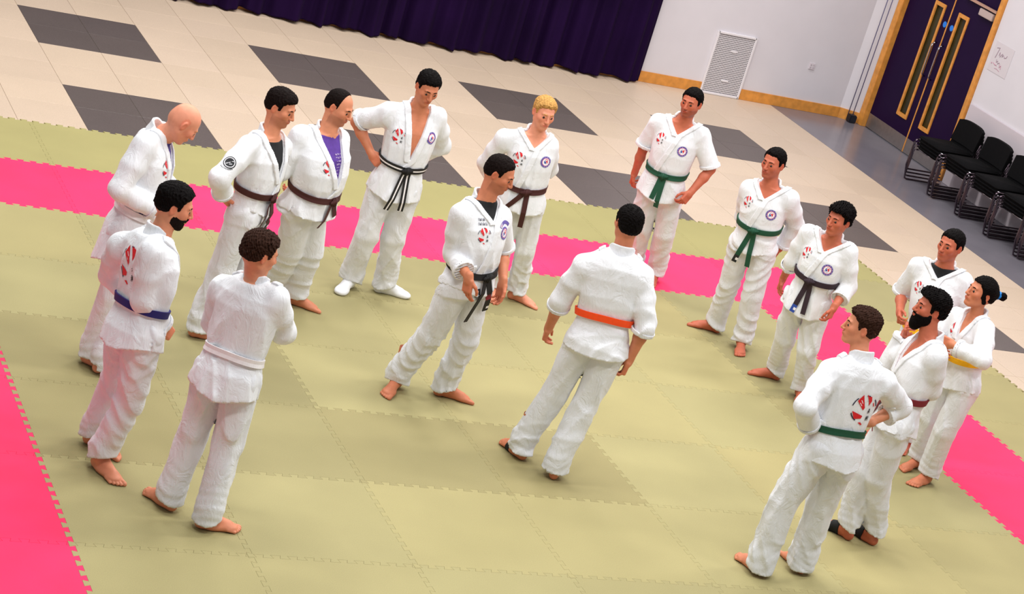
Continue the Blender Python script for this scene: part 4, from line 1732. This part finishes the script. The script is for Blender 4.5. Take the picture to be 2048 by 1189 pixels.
    for sd in 'LR':
        if 'sock' + sd in FUT:
            part('sock', 'sock' + sd, [mat('white_sock', (.82, .83, .86, 1), .9, bump=.001, bscale=200)], root)
        if 'ankle' + sd in FUT:
            o = part('ankle_support', 'ankle' + sd, [mat('black_neoprene', srgb(10, 10, 12), .8)], root)
            if o:
                o['label'] = 'black elastic ankle support'
    # belt
    if k.get('belt'):
        build_belt(P, root)
    for dcl in k.get('decals', ()):
        kind, t, u, side, size = dcl[:5]
        if side == 'F':
            st_, nh = P.at(t, u, .5), P.fc
        elif side == 'B':
            st_, nh = P.at(t, u, -.5), -P.fc
        elif side in ('AR', 'AL'):
            sd = side[1]
            out = P.rsh * (1 if sd == 'R' else -1) + P.fc * dcl[5]
            nh = nrm(out)
            st_ = j[sd + 's'] + (j[sd + 'e'] - j[sd + 's']) * t + nh * .3
        f = P.jtorso if side == 'B' else None
        up, par = P.ax, jk
        if kind == 'vtext':
            up = nrm(P.ax - P.rsh * .30)
        if kind == 'print':
            f, par = (lambda p: P.torso(p, grow=.006, skirt=False)[0]), shirt_o
        put_decal(P, kind, st_, nh, up, size, par, f, .012 if kind == 'vtext' else .003)


CREW = []
# joints in metres, world space, measured for each standing person
CREW.append(build_person(dict(pel=(0.607, 2.314, 0.967), neck=(0.667, 2.369, 1.571), head=(0.777, 2.28, 1.677), Ls=(0.742, 2.554, 1.527), Rs=(0.543, 2.203, 1.543), Le=(0.784, 2.64, 1.236), Re=(0.445, 2.143, 1.25), Lw=(0.893, 2.414, 1.15), Rw=(0.692, 2.147, 1.152), Lh=(0.642, 2.4, 0.963), Rh=(0.571, 2.228, 0.966), Lk=(0.665, 2.289, 0.527), Rk=(0.58, 2.243, 0.522), La=(0.625, 2.202, 0.085), Ra=(0.569, 2.305, 0.085), Lt=(0.767, 2.223), Rt=(0.706, 2.209)),
                         'bald man bowing his head, standing behind the man with the blue belt', sl=(0.95, 0.95), vt=0.35, vw=0.075, skin=2, flush=0.9, belt='white', knot=0, hair=None, brow='blond', shirt=('violet', 0.93), decals=[('fan', 0.7, 0.1, 'F', 0.05)], seed=1, H=1.8, face=(-5, 38)))
CREW.append(build_person(dict(pel=(0.32, 0.824, 0.922), neck=(0.343, 0.892, 1.468), head=(0.397, 0.893, 1.639), Ls=(0.205, 1.089, 1.324), Rs=(0.291, 0.722, 1.438), Le=(0.238, 1.23, 1.059), Re=(0.3, 0.724, 1.138), Lw=(0.417, 1.077, 0.946), Rw=(0.472, 0.805, 0.96), Lh=(0.292, 0.913, 0.92), Rh=(0.349, 0.735, 0.924), Lk=(0.358, 1.051, 0.509), Rk=(0.387, 0.797, 0.5), La=(0.351, 1.165, 0.084), Ra=(0.329, 0.872, 0.083), Lt=(0.434, 1.071), Rt=(0.413, 0.678)),
                         'bearded man with a blue belt gripping the belt knot, red emblem on his back', sl=(0.75, 0.92), vt=0.5, skin=0, belt='blue', hair={'col': 'black', 'side': 0.007, 'top': 0.022, 'rough': 0.003, 'line': 0.064}, beard={'th': 0.006, 'col': 'dark'}, shirt=('red', 0.97), tails=((1, 0.3, 0.1, None), (-1, 0.3, 0.2, None)), decals=[('fan', 0.66, 0.0, 'B', 0.095)], handR={'curl': 0.95, 'back': (0.2, 1, 0.3)}, seed=2, hemz=0.085, H=1.78, face=(-12, 12), beltt=0.245, belttilt=0.03, hem=-0.17))
CREW.append(build_person(dict(pel=(0.753, 0.386, 0.916), neck=(0.795, 0.439, 1.446), head=(0.764, 0.41, 1.611), Ls=(0.648, 0.569, 1.348), Rs=(0.903, 0.31, 1.419), Le=(0.701, 0.642, 1.07), Re=(1.015, 0.417, 1.173), Lw=(0.952, 0.645, 1.104), Rw=(0.955, 0.657, 1.125), Lh=(0.682, 0.439, 0.915), Rh=(0.823, 0.33, 0.916), Lk=(0.674, 0.469, 0.491), Rk=(0.83, 0.329, 0.493), La=(0.631, 0.485, 0.08), Ra=(0.817, 0.273, 0.081), Lt=(0.545, 0.657), Rt=(1.029, 0.264)),
                         'man with curly brown hair seen from behind, plain white belt, arms folded', sl=(0.7, 0.62), vt=0.5, skin=0, belt='white', hair={'col': 'brown', 'side': 0.009, 'top': 0.02, 'rough': 0.005, 'nape': -0.05}, tails=((1, 0.2, 0.6, None), (-1, 0.2, 0.6, None)), seed=3, H=1.72, face=(10, 12), beltt=0.185, belttilt=0.03, hem=-0.235))
CREW.append(build_person(dict(pel=(1.567, 2.964, 0.948), neck=(1.573, 2.964, 1.484), head=(1.6, 2.958, 1.669), Ls=(1.728, 3.075, 1.391), Rs=(1.402, 2.839, 1.429), Le=(1.686, 3.236, 1.138), Re=(1.229, 2.719, 1.218), Lw=(1.521, 3.116, 0.975), Rw=(1.344, 2.876, 1.04), Lh=(1.616, 3.043, 0.947), Rh=(1.516, 2.887, 0.95), Lk=(1.673, 2.957, 0.521), Rk=(1.469, 2.917, 0.523), La=(1.665, 2.911, 0.084), Ra=(1.43, 2.931, 0.084), Lt=(1.848, 2.869), Rt=(1.515, 2.93)),
                         'dark-haired man with a brown belt and a black round patch on his right sleeve', sl=(0.85, 0.8), vt=0.45, skin=0, stubble=0.55, belt='brown', hair={'col': 'dark', 'side': 0.006, 'top': 0.017, 'quiff': 0.006, 'line': 0.056}, shirt=('black', 0.93), tails=((1, 0.28, 0.12, None), (-1, 0.26, 0.3, 'black')), decals=[('patch', 0.5, 0, 'AR', 0.042, 0.35), ('vtext', 0.6, -0.052, 'F', 0.075), ('tab', 0.1, 0.07, 'F', 0.045)], seed=4, handL={'curl': 0.6}, handR={'curl': 0.6}, H=1.78, face=(-40, 14), beltt=0.285, belttilt=0.03, hem=0.025))
CREW.append(build_person(dict(pel=(2.14, 3.467, 0.875), neck=(2.144, 3.459, 1.41), head=(2.186, 3.448, 1.592), Ls=(2.305, 3.541, 1.359), Rs=(1.93, 3.399, 1.382), Le=(2.306, 3.702, 1.11), Re=(1.882, 3.41, 1.093), Lw=(2.12, 3.639, 0.946), Rw=(1.853, 3.62, 0.95), Lh=(2.206, 3.526, 0.88), Rh=(2.073, 3.407, 0.873), Lk=(2.305, 3.574, 0.479), Rk=(2.145, 3.546, 0.47), La=(2.336, 3.697, 0.081), Ra=(2.168, 3.738, 0.082), Lt=(2.419, 3.663), Rt=(2.203, 3.605)),
                         'stout balding man with a brown belt and a purple T-shirt under his open jacket', sl=(0.35, 0.45), vt=0.36, skin=0, stubble=0.6, jaw=1.12, neckr=1.12, girth=(1.1, 1.08, 1.22), belt='brown', hair={'col': 'dark', 'side': 0.005, 'top': 0.005, 'recede': 0.02, 'line': 0.085, 'front': 0.022, 'rough': 0.0015}, shirt=('purple', 0.97), tails=((1, 0.2, 0.35, None), (-1, 0.12, 0.4, None)), knotu=-0.02, decals=[('fan', 0.64, 0.125, 'F', 0.05), ('badge', 0.62, -0.16, 'F', 0.045), ('print', 0.62, 0, 'F', 0.1)], seed=5, leg=1.1, H=1.74, face=(-45, 16), beltt=0.215, belttilt=0.05, hem=-0.1))
CREW.append(build_person(dict(pel=(2.987, 4.007, 0.94), neck=(3.004, 4.012, 1.519), head=(3.002, 3.95, 1.691), Ls=(3.182, 4.011, 1.49), Rs=(2.781, 4.035, 1.464), Le=(3.307, 4.124, 1.234), Re=(2.653, 4.231, 1.27), Lw=(3.131, 4.22, 1.061), Rw=(2.767, 4.062, 1.101), Lh=(3.079, 3.999, 0.939), Rh=(2.893, 4.014, 0.939), Lk=(3.093, 4.032, 0.496), Rk=(2.881, 4.019, 0.497), La=(3.193, 4.151, 0.084), Ra=(2.9, 4.15, 0.084), Lt=(3.347, 4.117), Rt=(2.782, 4.004)),
                         'man with a black and white striped belt and white socks, hand on hip', sl=(0.8, -0.14), vt=0.36, vw=0.075, skin=1, belt='striped', hair={'col': 'black', 'side': 0.006, 'top': 0.016, 'line': 0.058}, socks=True, tails=((-1, 0.3, 0.06, None), (1, 0.32, 0.2, None)), decals=[('fan', 0.64, 0.12, 'F', 0.05), ('badge', 0.7, -0.125, 'F', 0.045)], handR={'curl': 0.75, 'dir': (0.75, -0.55, -0.45), 'back': (-0.3, 0.9, 0.5)}, seed=6, H=1.8, face=(-88, 22), beltt=0.285, belttilt=0.05, hem=-0.185))
CREW.append(build_person(dict(pel=(4.128, 4.231, 0.878), neck=(4.09, 4.245, 1.407), head=(4.088, 4.209, 1.579), Ls=(4.225, 4.206, 1.361), Rs=(3.859, 4.319, 1.323), Le=(4.336, 4.332, 1.126), Re=(3.846, 4.43, 1.057), Lw=(4.206, 4.425, 0.934), Rw=(4.016, 4.491, 0.884), Lh=(4.212, 4.204, 0.878), Rh=(4.044, 4.258, 0.879), Lk=(4.284, 4.232, 0.471), Rk=(4.1, 4.282, 0.471), La=(4.382, 4.34, 0.08), Ra=(4.182, 4.389, 0.08), Lt=(4.451, 4.281), Rt=(4.143, 4.244)),
                         'short blond-haired man with a brown belt, standing behind the instructor', sl=(0.8, 0.8), vt=0.81, skin=2, belt='brown', hair={'col': 'blond', 'side': 0.004, 'top': 0.016, 'line': 0.06, 'quiff': 0.004}, brow='blond', tails=((1, 0.16, 0.6, None), (-1, 0.28, 0.08, None)), decals=[('fan', 0.64, 0.1, 'F', 0.05), ('badge', 0.66, -0.105, 'F', 0.043)], seed=7, H=1.7, face=(-90, 10), beltt=0.23, belttilt=0.05, hem=-0.14))
CREW.append(build_person(dict(pel=(2.87, 2.176, 0.926), neck=(2.831, 2.207, 1.506), head=(2.878, 2.188, 1.694), Ls=(3.025, 2.262, 1.404), Rs=(2.646, 2.116, 1.426), Le=(3.135, 2.335, 1.128), Re=(2.703, 2.154, 1.128), Lw=(3.098, 2.123, 0.975), Rw=(2.74, 1.902, 1.06), Lh=(2.952, 2.219, 0.929), Rh=(2.787, 2.133, 0.925), Lk=(3.014, 2.241, 0.498), Rk=(2.757, 2.246, 0.497), La=(3.038, 2.37, 0.084), Ra=(2.687, 2.408, 0.085), Lt=(3.244, 2.313), Rt=(2.548, 2.236)),
                         'instructor with a black belt and black T-shirt, standing inside the circle and looking down', sl=(-0.05, 0.71), vt=0.785, skin=1, stubble=0.55, neckr=1.05, girth=(1.03, 1.05, 1.04), belt='black', hair={'col': 'dark', 'side': 0.004, 'top': 0.01, 'recede': 0.012, 'line': 0.068, 'rough': 0.0018}, shirt=('black', 1.0), tails=((1, 0.32, 0.12, None), (-1, 0.27, 0.35, 'dan')), decals=[('fan', 0.66, 0.1, 'F', 0.048), ('badge', 0.66, -0.09, 'F', 0.043), ('name', 0.8, 0.1, 'F', 0.032), ('arch', 0.74, -0.1, 'F', 0.045), ('tab', -0.02, 0.1, 'F', 0.028)], handR={'curl': 0.28, 'dir': (0.12, -0.05, -1)}, handL={'curl': 0.38, 'dir': (0.1, 0.0, -1)}, seed=8, H=1.8, face=(-38, 18), beltt=0.21, belttilt=0.05, hem=-0.035))
CREW.append(build_person(dict(pel=(3.466, 1.34, 0.965), neck=(3.468, 1.403, 1.556), head=(3.472, 1.436, 1.735), Ls=(3.266, 1.484, 1.431), Rs=(3.628, 1.301, 1.468), Le=(3.228, 1.535, 1.131), Re=(3.679, 1.197, 1.168), Lw=(3.265, 1.645, 0.891), Rw=(3.662, 1.227, 0.901), Lh=(3.382, 1.383, 0.961), Rh=(3.549, 1.295, 0.964), Lk=(3.357, 1.464, 0.513), Rk=(3.507, 1.321, 0.519), La=(3.273, 1.549, 0.085), Ra=(3.429, 1.3, 0.085), Lt=(3.225, 1.793), Rt=(3.593, 1.645)),
                         'dark-haired man seen from behind with a bright orange belt, black strap on his left foot', sl=(0.25, 0.24), vt=0.5, skin=1, belt='orange', hair={'col': 'black', 'side': 0.007, 'top': 0.014, 'nape': -0.058}, knot=0, beltt=0.265, belttilt=0.03, ankle={'L': 'band', 'R': 'band'}, handL={'curl': 0.42}, handR={'curl': 0.5}, girth=(1.04, 1.0, 1.0), seed=9, H=1.82, face=(85, 5), hem=-0.13))
CREW.append(build_person(dict(pel=(5.766, 5.061, 0.914), neck=(5.765, 5.057, 1.474), head=(5.755, 5.005, 1.65), Ls=(5.925, 4.937, 1.431), Rs=(5.593, 5.181, 1.416), Le=(6.05, 4.875, 1.159), Re=(5.599, 5.255, 1.123), Lw=(5.903, 4.827, 0.944), Rw=(5.643, 5.347, 0.881), Lh=(5.84, 5.003, 0.915), Rh=(5.692, 5.118, 0.915), Lk=(5.927, 5.063, 0.491), Rk=(5.758, 5.166, 0.484), La=(6.04, 5.194, 0.085), Ra=(5.87, 5.304, 0.084), Lt=(5.943, 5.048), Rt=(5.775, 5.209)),
                         'tall man with a goatee and green belt standing nearest the wall grille', sl=(-0.05, -0.13), vt=0.81, skin=3, stubble=0.85, belt='green', hair={'col': 'black', 'side': 0.006, 'top': 0.012, 'line': 0.058}, tails=((1, 0.2, 0.12, None), (-1, 0.26, 0.02, None)), decals=[('fan', 0.7, 0.115, 'F', 0.045), ('badge', 0.62, -0.09, 'F', 0.043), ('tab', -0.22, 0.16, 'F', 0.04)], handL={'curl': 0.55, 'back': (0.5, -0.8, 0.2)}, handR={'curl': 0.6}, seed=10, H=1.8, face=(-140, 6), beltt=0.23, belttilt=0.05, hem=-0.195))
CREW.append(build_person(dict(pel=(6.058, 3.923, 0.894), neck=(6.019, 3.909, 1.398), head=(5.975, 3.906, 1.574), Ls=(6.159, 3.77, 1.372), Rs=(5.897, 4.034, 1.326), Le=(6.319, 3.842, 1.134), Re=(5.999, 4.109, 1.059), Lw=(6.313, 3.931, 0.895), Rw=(6.129, 4.138, 0.842), Lh=(6.125, 3.863, 0.902), Rh=(5.991, 3.984, 0.895), Lk=(6.159, 3.862, 0.496), Rk=(6.047, 4.066, 0.482), La=(6.228, 3.897, 0.082), Ra=(6.122, 4.206, 0.082), Lt=(6.179, 3.8), Rt=(5.95, 4.294)),
                         'clean-shaven man with a green belt, hands clasped behind his back', sl=(0.9, 0.9), vt=0.805, skin=3, stubble=0.35, belt='green', hair={'col': 'black', 'side': 0.006, 'top': 0.012, 'recede': 0.008, 'line': 0.062}, tails=((1, 0.3, 0.22, 'black'), (-1, 0.3, 0.08, None)), decals=[('fan', 0.7, 0.12, 'F', 0.042), ('badge', 0.62, -0.085, 'F', 0.043)], seed=11, H=1.74, face=(-150, 6), beltt=0.35, belttilt=0.05, hem=-0.08))
CREW.append(build_person(dict(pel=(6.081, 3.015, 0.837), neck=(6.087, 2.988, 1.339), head=(6.055, 2.945, 1.501), Ls=(6.194, 2.857, 1.31), Rs=(5.959, 3.149, 1.324), Le=(6.27, 2.85, 1.034), Re=(5.954, 3.2, 1.048), Lw=(6.116, 2.72, 0.893), Rw=(6.019, 3.33, 0.85), Lh=(6.136, 2.947, 0.842), Rh=(6.026, 3.082, 0.833), Lk=(6.18, 2.948, 0.445), Rk=(6.106, 3.171, 0.43), La=(6.31, 3.034, 0.078), Ra=(6.236, 3.353, 0.079), Lt=(6.223, 2.842), Rt=(6.028, 3.427)),
                         'man with spiky black hair and a dark purple belt, arms hanging at his sides', sl=(0.61, 0.32), vt=0.805, skin=3, belt='purple', hair={'col': 'black', 'side': 0.009, 'top': 0.028, 'rough': 0.006, 'line': 0.056, 'fade': 0.012}, tails=((1, 0.27, 0.16, 'white'), (-1, 0.25, 0.08, None)), decals=[('fan', 0.7, 0.115, 'F', 0.042), ('badge', 0.6, -0.085, 'F', 0.043)], handL={'curl': 0.45, 'dir': (0.15, 0.05, -1)}, handR={'curl': 0.4, 'dir': (0.05, 0, -1)}, seed=12, H=1.68, face=(-158, 4), beltt=0.385, belttilt=0.05, hem=-0.225))
CREW.append(build_person(dict(pel=(6.68, 2.294, 0.917), neck=(6.643, 2.335, 1.467), head=(6.605, 2.304, 1.641), Ls=(6.758, 2.186, 1.44), Rs=(6.518, 2.493, 1.406), Le=(6.878, 2.114, 1.176), Re=(6.558, 2.59, 1.124), Lw=(6.724, 2.089, 0.97), Rw=(6.438, 2.375, 1.049), Lh=(6.736, 2.221, 0.92), Rh=(6.624, 2.366, 0.918), Lk=(6.76, 2.23, 0.495), Rk=(6.656, 2.41, 0.492), La=(6.853, 2.294, 0.083), Ra=(6.753, 2.505, 0.083), Lt=(6.734, 2.174), Rt=(6.657, 2.459)),
                         'man with a yellow belt and navy T-shirt, half hidden behind the bearded man', sl=(0.5, -0.05), vt=0.855, skin=3, stubble=0.35, belt='yellow', hair={'col': 'black', 'side': 0.006, 'top': 0.012, 'line': 0.058}, shirt=('black', 1.0), decals=[('fan', 0.68, 0.115, 'F', 0.042), ('badge', 0.56, -0.09, 'F', 0.043)], seed=13, H=1.76, face=(-158, 4), beltt=0.125, belttilt=0.03))
CREW.append(build_person(dict(pel=(6.627, 1.715, 0.861), neck=(6.606, 1.752, 1.335), head=(6.568, 1.753, 1.504), Ls=(6.594, 1.586, 1.312), Rs=(6.577, 1.946, 1.257), Le=(6.49, 1.383, 1.151), Re=(6.495, 1.988, 0.99), Lw=(6.372, 1.598, 1.146), Rw=(6.404, 1.765, 1.033), Lh=(6.644, 1.63, 0.862), Rh=(6.609, 1.8, 0.861), Lk=(6.61, 1.637, 0.461), Rk=(6.636, 1.873, 0.462), La=(6.672, 1.72, 0.078), Ra=(6.742, 1.964, 0.078), Lt=(6.462, 1.627), Rt=(6.538, 1.882)),
                         'woman with a dark ponytail in a blue hair tie and a yellow belt, arms folded', sl=(0.85, 0.85), vt=0.62, vw=0.07, skin=1, jaw=0.9, neckr=0.85, belt='yellow', hair={'col': 'black', 'side': 0.01, 'top': 0.014, 'line': 0.058, 'pony': True, 'fade': 0.006, 'burn': -0.03}, decals=[('fan', 0.72, 0.09, 'F', 0.045)], girth=(0.97, 0.97, 1.0), knot=0, seed=14, face=(175, -6), H=1.66, beltt=0.33, belttilt=0.03, hem=-0.14))
CREW.append(build_person(dict(pel=(5.425, 0.708, 0.936), neck=(5.472, 0.729, 1.505), head=(5.423, 0.779, 1.683), Ls=(5.418, 0.535, 1.473), Rs=(5.505, 0.916, 1.388), Le=(5.519, 0.615, 1.205), Re=(5.467, 1.057, 1.127), Lw=(5.599, 0.813, 1.058), Rw=(5.499, 1.031, 1.39), Lh=(5.381, 0.626, 0.933), Rh=(5.466, 0.789, 0.934), Lk=(5.427, 0.682, 0.497), Rk=(5.359, 0.769, 0.506), La=(5.566, 0.732, 0.084), Ra=(5.389, 0.775, 0.083), Lt=(5.524, 0.878), Rt=(5.334, 0.893)),
                         'man with a full black beard holding his chin, black supports on both ankles', sl=(0.92, 0.95), vt=0.5, skin=3, belt='red', hair={'col': 'black', 'side': 0.01, 'top': 0.026, 'quiff': 0.018, 'rough': 0.005, 'line': 0.062, 'fade': 0.012}, beard={'th': 0.012, 'long': True, 'col': 'black'}, ankle={'L': 'full', 'R': 'full'}, handR={'curl': 0.55, 'dir': (0.35, -0.55, 0.75), 'back': (0.9, 0.2, 0.1)}, hemz=0.1, seed=15, H=1.78, face=(168, -2), beltt=0.29, belttilt=0.03, hem=-0.14))
CREW.append(build_person(dict(pel=(4.586, 0.143, 0.937), neck=(4.592, 0.202, 1.519), head=(4.571, 0.271, 1.689), Ls=(4.399, 0.215, 1.425), Rs=(4.798, 0.136, 1.426), Le=(4.237, 0.075, 1.218), Re=(5.015, 0.203, 1.233), Lw=(4.395, 0.183, 1.043), Rw=(4.789, 0.158, 1.116), Lh=(4.493, 0.146, 0.934), Rh=(4.677, 0.139, 0.934), Lk=(4.412, 0.203, 0.507), Rk=(4.7, 0.217, 0.504), La=(4.4, 0.204, 0.082), Ra=(4.744, 0.27, 0.083), Lt=(4.342, 0.421), Rt=(4.757, 0.523)),
                         'man with a green belt seen from behind, hands on hips, red emblem on back', sl=(0.89, 0.5), vt=0.5, skin=0, belt='green', hair={'col': 'brown', 'side': 0.004, 'top': 0.02, 'quiff': 0.008, 'rough': 0.004, 'line': 0.06}, tails=((-1, 0.3, 0.3, None), (1, 0.28, 0.1, None)), decals=[('fan', 0.52, 0.03, 'B', 0.088)], handL={'curl': 0.7, 'dir': (0.2, 0.75, -0.55), 'back': (-0.8, -0.4, 0.3)}, handR={'curl': 0.6, 'dir': (0.5, -0.7, -0.3), 'back': (-0.4, 0.6, 0.5)}, hemz=0.05, seed=16, leg=1.08, H=1.76, face=(155, 2), beltt=0.195, belttilt=0.03, hem=-0.165))
for gen in CREW:
    next(gen)
for gen in CREW:
    next(gen, None)
